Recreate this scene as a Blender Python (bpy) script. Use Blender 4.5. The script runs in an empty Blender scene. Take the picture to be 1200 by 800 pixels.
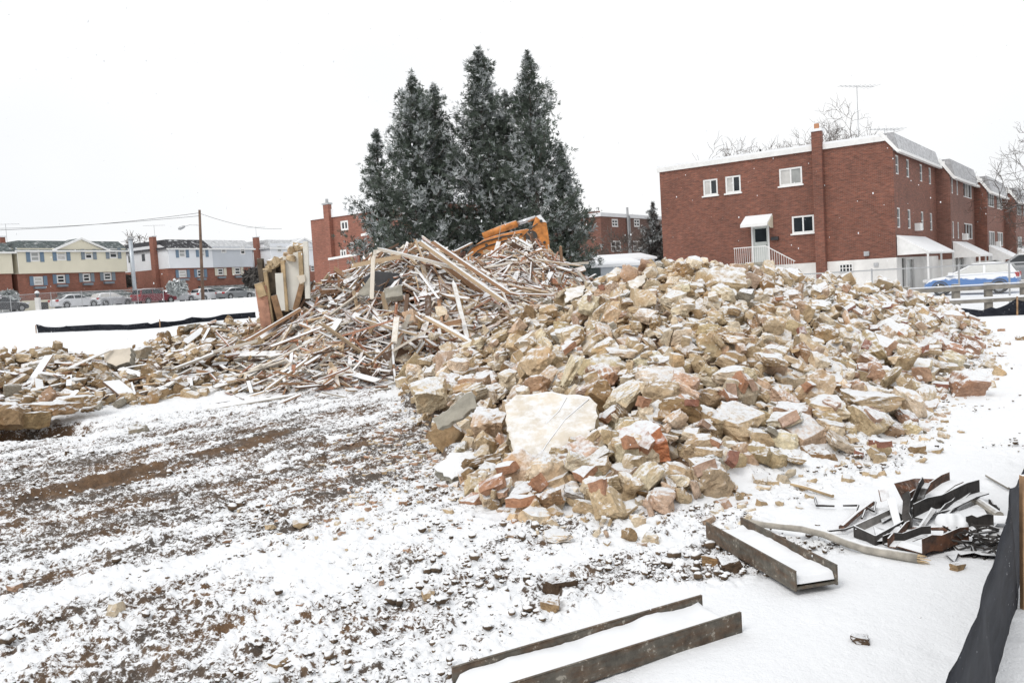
import bpy, bmesh, math, random
import numpy as np
from mathutils import Matrix, Vector
R = math.radians
sc = bpy.context.scene
C = sc.collection
rng = np.random.default_rng(11)
random.seed(11)

# ------------------------------------------------------------------ camera
EYE = Vector((0, 0, 2.0))
PITCH, ROLL = math.atan(.065), math.atan(.06)
fwd = Vector((0, math.cos(PITCH), -math.sin(PITCH)))
up0 = Vector((0, math.sin(PITCH), math.cos(PITCH)))
r0 = Vector((1, 0, 0))
cup = up0 * math.cos(ROLL) + r0 * math.sin(ROLL)
crt = r0 * math.cos(ROLL) - up0 * math.sin(ROLL)
cd = bpy.data.cameras.new('camera')
cam = bpy.data.objects.new('camera', cd)
C.objects.link(cam)
cd.sensor_width = 36
cd.lens = 30
cd.clip_start = .05
cd.clip_end = 3000
M4 = Matrix((crt, cup, -fwd)).transposed().to_4x4()
M4.translation = EYE
cam.matrix_world = M4
sc.camera = cam

# ------------------------------------------------------------------ sky and sun
SUN_EL, SUN_AZ = R(48), R(-140)          # behind the camera, to the left
w = bpy.data.worlds.new('World')
sc.world = w
w.use_nodes = True
nt = w.node_tree
nt.nodes.clear()
wo = nt.nodes.new('ShaderNodeOutputWorld')
sky = nt.nodes.new('ShaderNodeTexSky')
sky.sky_type = 'NISHITA'
sky.sun_disc = False
sky.sun_elevation = SUN_EL
sky.sun_rotation = SUN_AZ
sky.dust_density = 4
b1 = nt.nodes.new('ShaderNodeBackground')
b1.inputs[1].default_value = .1
nt.links.new(sky.outputs[0], b1.inputs[0])
b2 = nt.nodes.new('ShaderNodeBackground')      # the even layer of snow cloud
tc = nt.nodes.new('ShaderNodeTexCoord')
cn = nt.nodes.new('ShaderNodeTexNoise')
cn.inputs['Scale'].default_value = 1.6
cn.inputs['Detail'].default_value = 3
cr = nt.nodes.new('ShaderNodeValToRGB')
cr.color_ramp.elements[0].color = (.80, .825, .86, 1)
cr.color_ramp.elements[0].position = .3
cr.color_ramp.elements[1].color = (1, .995, .985, 1)
cr.color_ramp.elements[1].position = .65
nt.links.new(tc.outputs['Generated'], cn.inputs['Vector'])
nt.links.new(cn.outputs[0], cr.inputs[0])
nt.links.new(cr.outputs[0], b2.inputs[0])
b2.inputs[1].default_value = 1.08
mx = nt.nodes.new('ShaderNodeMixShader')
mx.inputs[0].default_value = .93
nt.links.new(b1.outputs[0], mx.inputs[1])
nt.links.new(b2.outputs[0], mx.inputs[2])
nt.links.new(mx.outputs[0], wo.inputs[0])

sl = bpy.data.lights.new('sun', 'SUN')
sl.energy = 1.4
sl.angle = R(22)
sl.color = (1, .965, .92)
so = bpy.data.objects.new('sun', sl)
C.objects.link(so)
sd = Vector((math.sin(SUN_AZ) * math.cos(SUN_EL), math.cos(SUN_AZ) * math.cos(SUN_EL), math.sin(SUN_EL)))
so.rotation_euler = sd.to_track_quat('Z', 'Y').to_euler()

sc.view_settings.view_transform = 'Standard'
sc.view_settings.look = 'None'
sc.view_settings.gamma = 1
sc.view_settings.use_curve_mapping = False
sc.view_settings.exposure = .09
sc.cycles.use_denoising = True
sc.cycles.max_bounces = 6
sc.cycles.transparent_max_bounces = 16

# ------------------------------------------------------------------ picking points in the place
def ray(u, v):
    d = fwd + crt * ((u - 600) / 1000) + cup * ((400 - v) / 1000)
    return d / d.y
def at(u, v, Y):
    return EYE + ray(u, v) * Y
def hit(u, v, O, n):
    d = ray(u, v)
    return EYE + d * ((O - EYE).dot(n) / d.dot(n))
_F, _R, _U = (np.array(q) for q in (fwd, crt, cup))
def proj(P):
    q = np.asarray(P, float) - np.array(EYE)
    dz = q @ _F
    dz = np.where(dz > .05, dz, .05)
    return 600 + 1000 * (q @ _R) / dz, 400 - 1000 * (q @ _U) / dz, dz

# ------------------------------------------------------------------ noise
def _hash(i, j, s):
    h = (i.astype(np.int64) * 374761393 + j.astype(np.int64) * 668265263 + s * 1274126177) & 0xffffffff
    h = ((h ^ (h >> 13)) * 1274126177) & 0xffffffff
    return ((h ^ (h >> 16)) & 0xffff) / 65535.
def vnoise(x, y, s=0):
    i, j = np.floor(x), np.floor(y)
    fx, fy = x - i, y - j
    fx = fx * fx * fx * (fx * (fx * 6 - 15) + 10)
    fy = fy * fy * fy * (fy * (fy * 6 - 15) + 10)
    a, b, c, d = _hash(i, j, s), _hash(i + 1, j, s), _hash(i, j + 1, s), _hash(i + 1, j + 1, s)
    return (a * (1 - fx) + b * fx) * (1 - fy) + (c * (1 - fx) + d * fx) * fy
def fbm(x, y, scale, octv=4, s=0, gain=.5):
    x = np.asarray(x, float) / scale
    y = np.asarray(y, float) / scale
    t, amp, tot = 0, 1, 0
    for k in range(octv):
        ca, sa = math.cos(k * 1.1 + .4), math.sin(k * 1.1 + .4)
        t = t + amp * (vnoise(x * ca - y * sa + k * 17.3, x * sa + y * ca, s + k) - .5)
        tot += amp
        amp *= gain
        x, y = x * 2.03, y * 2.03
    return t / tot
def sstep(a, b, x):
    t = np.clip((np.asarray(x, float) - a) / (b - a), 0, 1)
    return t * t * (3 - 2 * t)

# ------------------------------------------------------------------ mesh building
class MB:
    def __init__(s):
        s.v, s.f, s.m = [], [], []
    def add(s, vs, fs, mi=0):
        b = len(s.v)
        s.v.extend([tuple(p) for p in vs])
        s.f.extend([tuple(i + b for i in f) for f in fs])
        s.m.extend([mi] * len(fs))
    def box(s, lo, hi, mi=0):
        x0, y0, z0 = lo
        x1, y1, z1 = hi
        s.add([(x0, y0, z0), (x1, y0, z0), (x1, y1, z0), (x0, y1, z0), (x0, y0, z1), (x1, y0, z1), (x1, y1, z1), (x0, y1, z1)],
              [(3, 2, 1, 0), (4, 5, 6, 7), (0, 1, 5, 4), (1, 2, 6, 5), (2, 3, 7, 6), (3, 0, 4, 7)], mi)
    def bar(s, p, q, wd, ht, upv=(0, 0, 1), mi=0, taper=1.):
        p, q, upv = Vector(p), Vector(q), Vector(upv)
        d = (q - p).normalized()
        sx = d.cross(upv)
        if sx.length < 1e-4:
            sx = d.cross(Vector((1, 0, 0)))
        sx.normalize()
        uu = sx.cross(d)
        vs = []
        for c, k in ((p, 1), (q, taper)):
            for a, b in ((-1, -1), (1, -1), (1, 1), (-1, 1)):
                vs.append(c + sx * (a * wd / 2 * k) + uu * (b * ht / 2 * k))
        s.add(vs, [(3, 2, 1, 0), (4, 5, 6, 7), (0, 1, 5, 4), (1, 2, 6, 5), (2, 3, 7, 6), (3, 0, 4, 7)], mi)
    def quad(s, *ps, mi=0):
        s.add(ps, [tuple(range(len(ps)))], mi)
    def prism(s, poly, off, mi=0):
        n = len(poly)
        off = Vector(off)
        a = [Vector(p) for p in poly]
        s.add(a + [p + off for p in a], [tuple(range(n))[::-1], tuple(range(n, 2 * n))] + [(i, (i + 1) % n, (i + 1) % n + n, i + n) for i in range(n)], mi)
    def tube(s, pts, r, seg=8, mi=0, cap=True):
        pts = [Vector(p) for p in pts]
        n = len(pts)
        rs = r if hasattr(r, '__len__') else [r] * n
        vs, fs = [], []
        prev = None
        for i, p in enumerate(pts):
            d = (pts[min(i + 1, n - 1)] - pts[max(i - 1, 0)])
            d.normalize()
            if prev is None:
                a = d.cross(Vector((0, 0, 1)))
                if a.length < .1:
                    a = d.cross(Vector((1, 0, 0)))
            else:
                a = prev - d * prev.dot(d)
            a.normalize()
            prev = a
            b = d.cross(a)
            for k in range(seg):
                t = 2 * math.pi * k / seg
                vs.append(p + (a * math.cos(t) + b * math.sin(t)) * rs[i])
        for i in range(n - 1):
            for k in range(seg):
                k2 = (k + 1) % seg
                fs.append((i * seg + k, i * seg + k2, (i + 1) * seg + k2, (i + 1) * seg + k))
        if cap:
            fs.append(tuple(range(seg))[::-1])
            fs.append(tuple(range((n - 1) * seg, n * seg)))
        s.add(vs, fs, mi)
    def build(s, name, mats, parent=None, smooth=False, bevel=0):
        me = bpy.data.meshes.new(name)
        me.from_pydata(s.v, [], s.f)
        for m in (mats if isinstance(mats, (list, tuple)) else [mats]):
            me.materials.append(m)
        me.polygons.foreach_set('material_index', s.m)
        if smooth:
            me.polygons.foreach_set('use_smooth', [True] * len(s.f))
        me.update()
        o = bpy.data.objects.new(name, me)
        C.objects.link(o)
        if parent is not None:
            o.parent = parent
        if bevel:
            b = o.modifiers.new('bevel', 'BEVEL')
            b.width = bevel
            b.segments = 2
            b.limit_method = 'ANGLE'
        return o

def np_mesh(name, V, Fc, mats, parent=None, smooth=False, mi=None, col=None, fval=None):
    """V (n,3); Fc (m,k) with one k; col (n,3) per-vertex colour attribute 'tone'; fval (n,) float attribute 'dirt'."""
    me = bpy.data.meshes.new(name)
    V = np.asarray(V, np.float32)
    Fc = np.asarray(Fc, np.int32)
    m, k = Fc.shape
    me.vertices.add(len(V))
    me.vertices.foreach_set('co', V.ravel())
    me.loops.add(m * k)
    me.loops.foreach_set('vertex_index', Fc.ravel())
    me.polygons.add(m)
    me.polygons.foreach_set('loop_start', np.arange(0, m * k, k, dtype=np.int32))
    for q in (mats if isinstance(mats, (list, tuple)) else [mats]):
        me.materials.append(q)
    if mi is not None:
        me.polygons.foreach_set('material_index', np.asarray(mi, np.int32))
    if smooth:
        me.polygons.foreach_set('use_smooth', np.ones(m, bool))
    else:
        me.polygons.foreach_set('use_smooth', np.zeros(m, bool))
    me.update(calc_edges=True)
    if col is not None:
        a = me.attributes.new('tone', 'FLOAT_COLOR', 'POINT')
        cc = np.ones((len(V), 4), np.float32)
        cc[:, :3] = col
        a.data.foreach_set('color', cc.ravel())
    if fval is not None:
        a = me.attributes.new('dirt', 'FLOAT', 'POINT')
        a.data.foreach_set('value', np.asarray(fval, np.float32))
    o = bpy.data.objects.new(name, me)
    C.objects.link(o)
    if parent is not None:
        o.parent = parent
    return o

def tag(o, label=None, cat=None, group=None, kind=None):
    if label: o['label'] = label
    if cat: o['category'] = cat
    if group: o['group'] = group
    if kind: o['kind'] = kind
    return o
def thing(name, label, cat, loc=(0, 0, 0), rotz=0, group=None):
    o = bpy.data.objects.new(name, None)
    o.empty_display_size = .3
    C.objects.link(o)
    o.location = loc
    o.rotation_euler = (0, 0, rotz)
    return tag(o, label, cat, group)

# ------------------------------------------------------------------ materials
class NT:
    def __init__(s, name):
        s.m = bpy.data.materials.new(name)
        s.m.use_nodes = True
        s.t = s.m.node_tree
        s.t.nodes.clear()
        s.out = s.t.nodes.new('ShaderNodeOutputMaterial')
        s.b = s.t.nodes.new('ShaderNodeBsdfPrincipled')
        s.t.links.new(s.b.outputs[0], s.out.inputs[0])
    def n(s, kind, **kw):
        q = s.t.nodes.new('ShaderNode' + kind)
        for k, v in kw.items():
            setattr(q, k, v)
        return q
    def l(s, a, b):
        s.t.links.new(a, b)
    def put(s, sock, val):
        if isinstance(val, bpy.types.NodeSocket): s.l(val, sock)
        elif hasattr(val, '__len__') and len(val) == 3 and sock.type == 'RGBA': sock.default_value = (*val, 1)
        else: sock.default_value = val
    def coord(s, which='Object'):
        return s.n('TexCoord').outputs[which]
    def pos(s):
        return s.n('NewGeometry').outputs['Position']
    def noise(s, vec, scale, detail=4, rough=.55):
        q = s.n('TexNoise')
        q.inputs['Scale'].default_value = scale
        q.inputs['Detail'].default_value = detail
        q.inputs['Roughness'].default_value = rough
        if vec is not None: s.l(vec, q.inputs['Vector'])
        return q.outputs[0]
    def ramp(s, fac, stops):
        q = s.n('ValToRGB')
        e = q.color_ramp.elements
        while len(e) < len(stops): e.new(.5)
        for k, (p, c) in enumerate(stops):
            e[k].position = p
            e[k].color = (*c, 1) if hasattr(c, '__len__') else (c, c, c, 1)
        s.l(fac, q.inputs[0])
        return q.outputs[0]
    def mix(s, fac, a, b, mode='MIX'):
        q = s.n('MixRGB', blend_type=mode)
        s.put(q.inputs[0], fac)
        s.put(q.inputs[1], a)
        s.put(q.inputs[2], b)
        return q.outputs[0]
    def math(s, op, a, b=0., c=None):
        q = s.n('Math', operation=op)
        s.put(q.inputs[0], a)
        s.put(q.inputs[1], b)
        if c is not None: s.put(q.inputs[2], c)
        return q.outputs[0]
    def rng(s, val, a, b, lo=0., hi=1.):
        q = s.n('MapRange', interpolation_type='SMOOTHSTEP')
        s.put(q.inputs[0], val)
        s.put(q.inputs[1], a)
        s.put(q.inputs[2], b)
        q.inputs[3].default_value = lo
        q.inputs[4].default_value = hi
        return q.outputs[0]
    def nz(s):
        g = s.n('NewGeometry')
        x = s.n('SeparateXYZ')
        s.l(g.outputs['Normal'], x.inputs[0])
        return x.outputs[2]
    def snow(s, colr, lo, hi, amp=.5, scale=6., rough=.7):
        """snow lying on every face that looks up"""
        nn = s.noise(s.pos(), scale, 5, .65)
        k = s.math('ADD', s.nz(), s.math('MULTIPLY', s.math('SUBTRACT', nn, .5), amp))
        if getattr(s, 'extra', None) is not None: k = s.math('ADD', k, s.extra)
        f = s.rng(k, lo, hi)
        s.put(s.b.inputs['Base Color'], s.mix(f, colr, SNOW))
        s.put(s.b.inputs['Roughness'], s.math('MULTIPLY_ADD', f, .75 - rough, rough))
        return f
    def bump(s, h, dist=.01, strength=1.):
        q = s.n('Bump')
        q.inputs['Distance'].default_value = dist
        q.inputs['Strength'].default_value = strength
        s.l(h, q.inputs['Height'])
        s.l(q.outputs[0], s.b.inputs['Normal'])

SNOW = (.79, .805, .825)

def plain(name, colr, rough=.6, var=.18, scale=4., snow=None, amp=.4, sscale=6., metal=0., bump=0., bscale=40.):
    t = NT(name)
    p = t.coord()
    n1 = t.noise(p, scale, 5, .6)
    dark = tuple(c * (1 - var * 1.6) for c in colr)
    lite = tuple(min(1, c * (1 + var)) for c in colr)
    colo = t.ramp(n1, [(.3, dark), (.7, lite)])
    if snow:
        t.snow(colo, snow[0], snow[1], amp, sscale, rough)
    else:
        t.put(t.b.inputs['Base Color'], colo)
        t.b.inputs['Roughness'].default_value = rough
    t.b.inputs['Metallic'].default_value = metal
    if bump:
        t.bump(t.noise(p, bscale, 4), bump)
    return t.m

def brick_mat(name, c1, c2, mortar, bw=.21, bh=.07, var=.5):
    t = NT(name)
    p = t.coord()
    x = t.n('SeparateXYZ')
    t.l(p, x.inputs[0])
    cb = t.n('CombineXYZ')
    t.l(t.math('ADD', x.outputs[0], x.outputs[1]), cb.inputs[0])
    t.l(x.outputs[2], cb.inputs[1])
    b = t.n('TexBrick')
    t.l(cb.outputs[0], b.inputs['Vector'])
    b.inputs['Scale'].default_value = 1
    b.inputs['Mortar Size'].default_value = .008
    b.inputs['Brick Width'].default_value = bw
    b.inputs['Row Height'].default_value = bh
    b.inputs['Color1'].default_value = (*c1, 1)
    b.inputs['Color2'].default_value = (*c2, 1)
    b.inputs['Mortar'].default_value = (*mortar, 1)
    n1 = t.noise(p, .55, 5, .65)
    mp = t.n('Mapping')
    mp.inputs['Scale'].default_value = (1.8, 8.5, 1)
    t.l(cb.outputs[0], mp.inputs['Vector'])
    n2 = t.noise(mp.outputs[0], 1.3, 4, .75)
    c = t.mix(1., b.outputs[0], t.ramp(n1, [(.3, 1 - var * .5), (.7, 1.12)]), 'MULTIPLY')
    c = t.mix(1., c, t.ramp(n2, [(.33, 1 - var), (.62, 1.1)]), 'MULTIPLY')
    t.snow(c, .6, .9, .2, 5, .85)
    return t.m

def stone_mat(name, own=False, snow=(.60, 1.0), amp=.9, sscale=14.):
    """broken limestone; colour from the object's own colour or from the mesh's 'tone' attribute"""
    t = NT(name)
    p = t.pos()
    if own:
        base = t.n('ObjectInfo').outputs['Color']
    else:
        base = t.n('Attribute', attribute_name='tone').outputs['Color']
    n1 = t.noise(p, 5., 5, .65)
    n2 = t.noise(p, 28., 4, .7)
    n3 = t.noise(p, 2.2, 3, .6)
    c = t.mix(1., base, t.ramp(n1, [(.25, (.60, .52, .43)), (.5, (.98, .95, .90)), (.75, (1.2, 1.19, 1.17))]), 'MULTIPLY')
    c = t.mix(1., c, t.ramp(n2, [(.3, .70), (.6, 1.08)]), 'MULTIPLY')
    c = t.mix(t.ramp(n3, [(.52, 0.), (.66, .42)]), c, t.mix(1., base, (1.02, .76, .50), 'MULTIPLY'))   # rusty clay on some faces
    xs = t.n('SeparateXYZ')
    t.l(p, xs.inputs[0])
    t.extra = t.rng(xs.outputs[0], 2.5, 8., 0., .26)          # more snow stayed on the exposed right shoulder
    t.snow(c, snow[0], snow[1], amp, sscale, .9)
    t.bump(t.math('ADD', t.math('MULTIPLY', n1, .9), t.math('MULTIPLY', n2, .6)), .045, 1.)
    return t.m

def wood_mat(name, own=False, snow=(.52, .86), amp=.7):
    t = NT(name)
    if own:
        base = t.n('ObjectInfo').outputs['Color']
        p = t.coord()
    else:
        base = t.n('Attribute', attribute_name='tone').outputs['Color']
        p = t.pos()
    mp = t.n('Mapping')
    mp.inputs['Scale'].default_value = (1.5, 18, 18) if own else (9, 9, 9)
    t.l(p, mp.inputs['Vector'])
    n1 = t.noise(mp.outputs[0], 2., 5, .65)
    c = t.mix(1., base, t.ramp(n1, [(.25, (.45, .40, .36)), (.55, (1, 1, 1)), (.8, (1.25, 1.22, 1.2))]), 'MULTIPLY')
    t.snow(c, snow[0], snow[1], amp, 11., .8)
    t.bump(n1, .006, .7)
    return t.m

def steel_mat(name, base, rust, fleck, snow=False):
    t = NT(name)
    p = t.coord()
    mp = t.n('Mapping')
    mp.inputs['Scale'].default_value = (1.2, 5, 5)
    t.l(p, mp.inputs['Vector'])
    n1 = t.noise(mp.outputs[0], 3.2, 6, .7)
    n2 = t.noise(p, 14., 5, .7)
    n3 = t.noise(p, 46., 3, .6)
    c = t.mix(t.ramp(n1, [(.44, 0.), (.58, 1.)]), base, rust)
    c = t.mix(1., c, t.ramp(n2, [(.3, .5), (.65, 1.25)]), 'MULTIPLY')
    c = t.mix(t.ramp(t.math('MULTIPLY', n2, n3), [(.33, 0.), (.37, .8)]), c, fleck)
    if snow: t.snow(c, .6, .9, .5, 7., .85)
    else:
        t.put(t.b.inputs['Base Color'], c)
        t.b.inputs['Roughness'].default_value = .8
    t.bump(t.math('ADD', n2, n3), .004, .8)
    return t.m

M = {}
def mats():
    M['brick'] = brick_mat('red_brick', (.255, .085, .052), (.155, .056, .038), (.22, .145, .115), var=.42)
    M['brick_far'] = brick_mat('red_brick_far', (.30, .105, .068), (.23, .08, .055), (.28, .18, .14), var=.3)
    M['brick_brown'] = brick_mat('brown_brick', (.235, .095, .066), (.17, .07, .05), (.22, .155, .13), var=.35)
    M['white'] = plain('white_paint', (.74, .74, .73), .5, .06)
    M['white_trim'] = plain('white_trim', (.78, .78, .77), .45, .04, snow=(.5, .8))
    M['stucco'] = plain('white_stucco', (.72, .71, .69), .9, .12, .8)
    M['cream'] = plain('cream_siding', (.70, .66, .53), .7, .05, .4)
    M['siding_white'] = plain('white_siding', (.72, .74, .77), .6, .05, .4)
    M['siding_grey'] = plain('grey_siding', (.50, .53, .57), .6, .05, .4)
    M['roof_dark'] = plain('dark_shingles', (.085, .105, .105), .9, .35, 5., snow=(.85, 1.35), amp=1.3, sscale=2.6)
    M['roof_black'] = plain('black_shingles', (.03, .03, .035), .9, .4, 5., snow=(.88, 1.2), amp=1.5, sscale=2.2)
    M['roof_grey'] = plain('snowy_grey_shingles', (.34, .35, .36), .9, .2, 5., snow=(.6, 1.25), amp=.7, sscale=2.6)
    M['shingle_snow'] = plain('snowy_mansard_shingles', (.36, .36, .37), .9, .2, 6., snow=(.05, .8), amp=1., sscale=4)
    M['snowcap'] = plain('roof_snow', SNOW, .8, .03, 1.5)
    M['glass'] = plain('dark_glass', (.025, .03, .035), .06, .3, .8)
    M['blind'] = plain('glass_with_blind', (.36, .37, .36), .15, .15, 1.2)
    M['curtain'] = plain('glass_with_curtain', (.55, .54, .52), .2, .12, 1.5)
    M['shutter_blue'] = plain('blue_shutter', (.14, .21, .29), .6, .1)
    M['shutter_grey'] = plain('grey_shutter', (.20, .24, .28), .6, .1)
    M['shutter_cream'] = plain('cream_shutter', (.66, .63, .53), .6, .05)
    M['door'] = plain('pale_green_door', (.50, .53, .51), .5, .05)
    M['dark_door'] = plain('dark_doorway', (.05, .05, .05), .6, .2)
    M['galv'] = plain('galvanised_steel', (.42, .43, .44), .45, .12, 3, metal=.4)
    M['flue'] = plain('pale_flue_metal', (.45, .49, .53), .4, .1, 2, metal=.3)
    M['black_metal'] = plain('black_metal', (.03, .03, .033), .5, .2)
    M['rail_wood'] = plain('weathered_rail', (.25, .23, .20), .9, .25, 3, snow=(.5, .8))
    M['pole_wood'] = plain('brown_pole', (.16, .105, .075), .9, .25, 2)
    M['fabric'] = None
    M['orange'] = plain('orange_machine_paint', (.58, .22, .05), .55, .30, 5., snow=(.75, 1.0), amp=.5, bump=.003)
    M['machine_dark'] = plain('dark_machine_steel', (.05, .048, .045), .6, .25, 3., snow=(.7, .95))
    M['chrome'] = plain('cylinder_rod', (.60, .61, .63), .2, .05, 2, metal=.7, snow=(.6, .8))
    M['bark'] = plain('grey_bark', (.085, .07, .06), .95, .3, 6, snow=(.6, .95))
    M['twig'] = plain('bare_twigs', (.15, .125, .11), .95, .25, 6, snow=(.8, 1.2))
    M['needles'] = plain('conifer_needles', (.070, .090, .069), .8, .45, .9, snow=(.82, 1.25), amp=.9, sscale=1.3)
    M['needles_snowy'] = plain('snow_dusted_needles', (.40, .43, .43), .8, .35, 1.5, snow=(.3, .9), amp=.9, sscale=2.)
    M['needles_dull'] = plain('dull_conifer', (.085, .078, .072), .85, .3, 1.2, snow=(.85, 1.2), amp=.7, sscale=2.)
    M['tyre'] = plain('tyre_rubber', (.02, .02, .02), .85, .2)
    M['rim'] = plain('wheel_rim', (.30, .31, .32), .4, .1, metal=.4)
    M['lamp_red'] = plain('red_lamp_glass', (.35, .02, .02), .2, .1)
    M['lamp_clear'] = plain('clear_lamp_glass', (.6, .6, .6), .15, .1)
    M['rust'] = plain('rusted_steel', (.115, .062, .042), .85, .5, 7., snow=(.6, .9), amp=.5, bump=.004)
    M['channel'] = steel_mat('weathered_channel_steel', (.120, .108, .088), (.115, .078, .052), (.36, .33, .28))
    M['rust'] = steel_mat('rusted_steel', (.085, .052, .038), (.17, .075, .04), (.30, .24, .2), True)
    M['scrap_black'] = plain('black_scrap_steel', (.038, .033, .030), .7, .45, 8., snow=(.82, 1.02), amp=.4, bump=.004)
    M['scrap_grey'] = plain('grey_scrap', (.27, .255, .235), .8, .3, 8., snow=(.6, .9), amp=.4)
    M['pole_pale'] = plain('pale_weathered_pole', (.40, .37, .32), .85, .25, 9., snow=(.7, 1.0), amp=.5, bump=.003)
    M['splinter'] = plain('fresh_split_wood', (.58, .44, .27), .8, .2, 20)
    M['stake'] = plain('wooden_stake', (.36, .22, .12), .8, .3, 6., snow=(.7, .9))
    M['concrete'] = plain('grey_concrete', (.33, .31, .26), .9, .25, 4., snow=(.6, .95), amp=.6, bump=.01)
    M['plaster'] = plain('pale_plaster', (.62, .56, .47), .9, .14, 2., snow=(.78, 1.02), amp=.7, bump=.014, bscale=9)
    M['plaster_edge'] = plain('tan_broken_concrete', (.36, .29, .19), .95, .4, 7., snow=(.6, .9), amp=.6, bump=.03, bscale=14)
    M['panel_white'] = plain('painted_board', (.64, .62, .56), .7, .1, 1.5, snow=(.6, .9))
    M['plank_brown'] = plain('brown_plank', (.27, .16, .085), .85, .35, 5., snow=(.6, .9))
    M['plank_tan'] = plain('tan_plank', (.42, .31, .18), .85, .3, 4., snow=(.6, .9))
    M['pier_pink'] = plain('pinkish_brick_pier', (.42, .22, .15), .9, .3, 4., snow=(.6, .9), bump=.01)
    M['pier_dark'] = plain('old_dark_timber', (.11, .085, .06), .9, .4, 5., snow=(.55, .9), bump=.01)
    M['tar'] = plain('black_tar_sheet', (.035, .035, .038), .7, .3, 4., snow=(.55, .9))  # rubbery scrap sheet, and the painted shade in the timber hollow
    M['snow_obj'] = plain('fresh_snow', SNOW, .75, .03, 4)
    M['clod'] = plain('frozen_dirt', (.115, .078, .048), .95, .45, 9., snow=(.36, .66), amp=.65, sscale=22.)
    M['teal'] = plain('teal_cloth', (.05, .16, .18), .7, .1)
    M['copper_flue'] = plain('clay_flue', (.45, .22, .12), .8, .1)
    # sagging black silt fence cloth with flecks of snow stuck to it
    t = NT('silt_fence_cloth')
    p = t.coord()
    mp = t.n('Mapping')
    mp.inputs['Scale'].default_value = (3, 3, 12)
    t.l(p, mp.inputs['Vector'])
    n1 = t.noise(mp.outputs[0], 1.2, 5, .6)
    c = t.ramp(n1, [(.3, (.010, .011, .015)), (.7, (.026, .029, .038))])
    n2 = t.noise(p, 34, 3, .7)
    n3 = t.noise(p, 2.2, 3, .6)
    fl = t.math('MULTIPLY', t.rng(n2, .66, .70), t.rng(n3, .50, .58))
    c = t.mix(fl, c, SNOW)
    t.put(t.b.inputs['Base Color'], c)
    t.b.inputs['Roughness'].default_value = .6
    t.b.inputs['Specular IOR Level'].default_value = .08
    t.bump(t.noise(p, 260, 2), .0015, .5)
    M['fabric'] = t.m
    M['stone'] = stone_mat('broken_limestone', True)
    M['rubble'] = stone_mat('broken_limestone_small', False, (.56, .98), .9, 16.)
    M['wood'] = wood_mat('broken_timber', True)
    M['splinters'] = wood_mat('timber_splinters', False, (.45, .8), .6)
    M['red'] = stone_mat('broken_brick', True, (.62, .92), .6, 14.)
    # chain-link wires: real 3 mm wires every 5 cm, too fine to model one by one at 25-70 m
    t = NT('chain_link_wire')
    p = t.coord('UV')
    x = t.n('SeparateXYZ')
    t.l(p, x.inputs[0])
    a = t.math('PINGPONG', t.math('ADD', x.outputs[0], x.outputs[1]), .5)
    b = t.math('PINGPONG', t.math('SUBTRACT', x.outputs[0], x.outputs[1]), .5)
    k = t.math('MAXIMUM', t.math('GREATER_THAN', a, .465), t.math('GREATER_THAN', b, .465))
    t.put(t.b.inputs['Base Color'], (.42, .43, .44))
    t.put(t.b.inputs['Alpha'], k)
    M['wire'] = t.m
    # ground: snow over frozen earth
    t = NT('snowy_ground')
    p = t.pos()
    d = t.n('Attribute', attribute_name='dirt').outputs['Fac']
    n1 = t.noise(p, 3., 6, .65)
    n2 = t.noise(p, 17., 5, .7)
    n3 = t.noise(p, .9, 4, .6)
    n4 = t.noise(p, 60., 3, .6)
    earth = t.ramp(n1, [(.28, (.050, .034, .023)), (.5, (.130, .075, .039)), (.72, (.225, .14, .078))])
    warm = t.rng(d, .68, .95, 1., .1)
    earth = t.mix(t.math('MULTIPLY', t.ramp(n3, [(.40, 0.), (.58, .75)]), warm), earth, t.mix(1., (.105, .095, .085), t.ramp(n2, [(.3, .4), (.65, 1.3)]), 'MULTIPLY'))
    earth = t.mix(1., earth, t.ramp(n4, [(.3, .65), (.65, 1.15)]), 'MULTIPLY')
    thr = t.math('MULTIPLY_ADD', d, 1.45, .08)
    kk = t.math('ADD', t.nz(), t.math('MULTIPLY', t.math('SUBTRACT', n2, .5), 1.5))
    kk = t.math('ADD', kk, t.math('MULTIPLY', t.math('SUBTRACT', n4, .5), .8))
    kk = t.math('ADD', kk, t.math('MULTIPLY', t.math('SUBTRACT', n1, .5), .6))
    f = t.rng(kk, t.math('SUBTRACT', thr, .12), t.math('ADD', thr, .12))
    t.put(t.b.inputs['Base Color'], t.mix(f, earth, SNOW))
    t.put(t.b.inputs['Roughness'], t.math('MULTIPLY_ADD', f, -.2, .95))
    t.bump(t.math('ADD', n2, t.math('MULTIPLY', n4, .4)), .02, .6)
    M['ground'] = t.m
mats()
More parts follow.
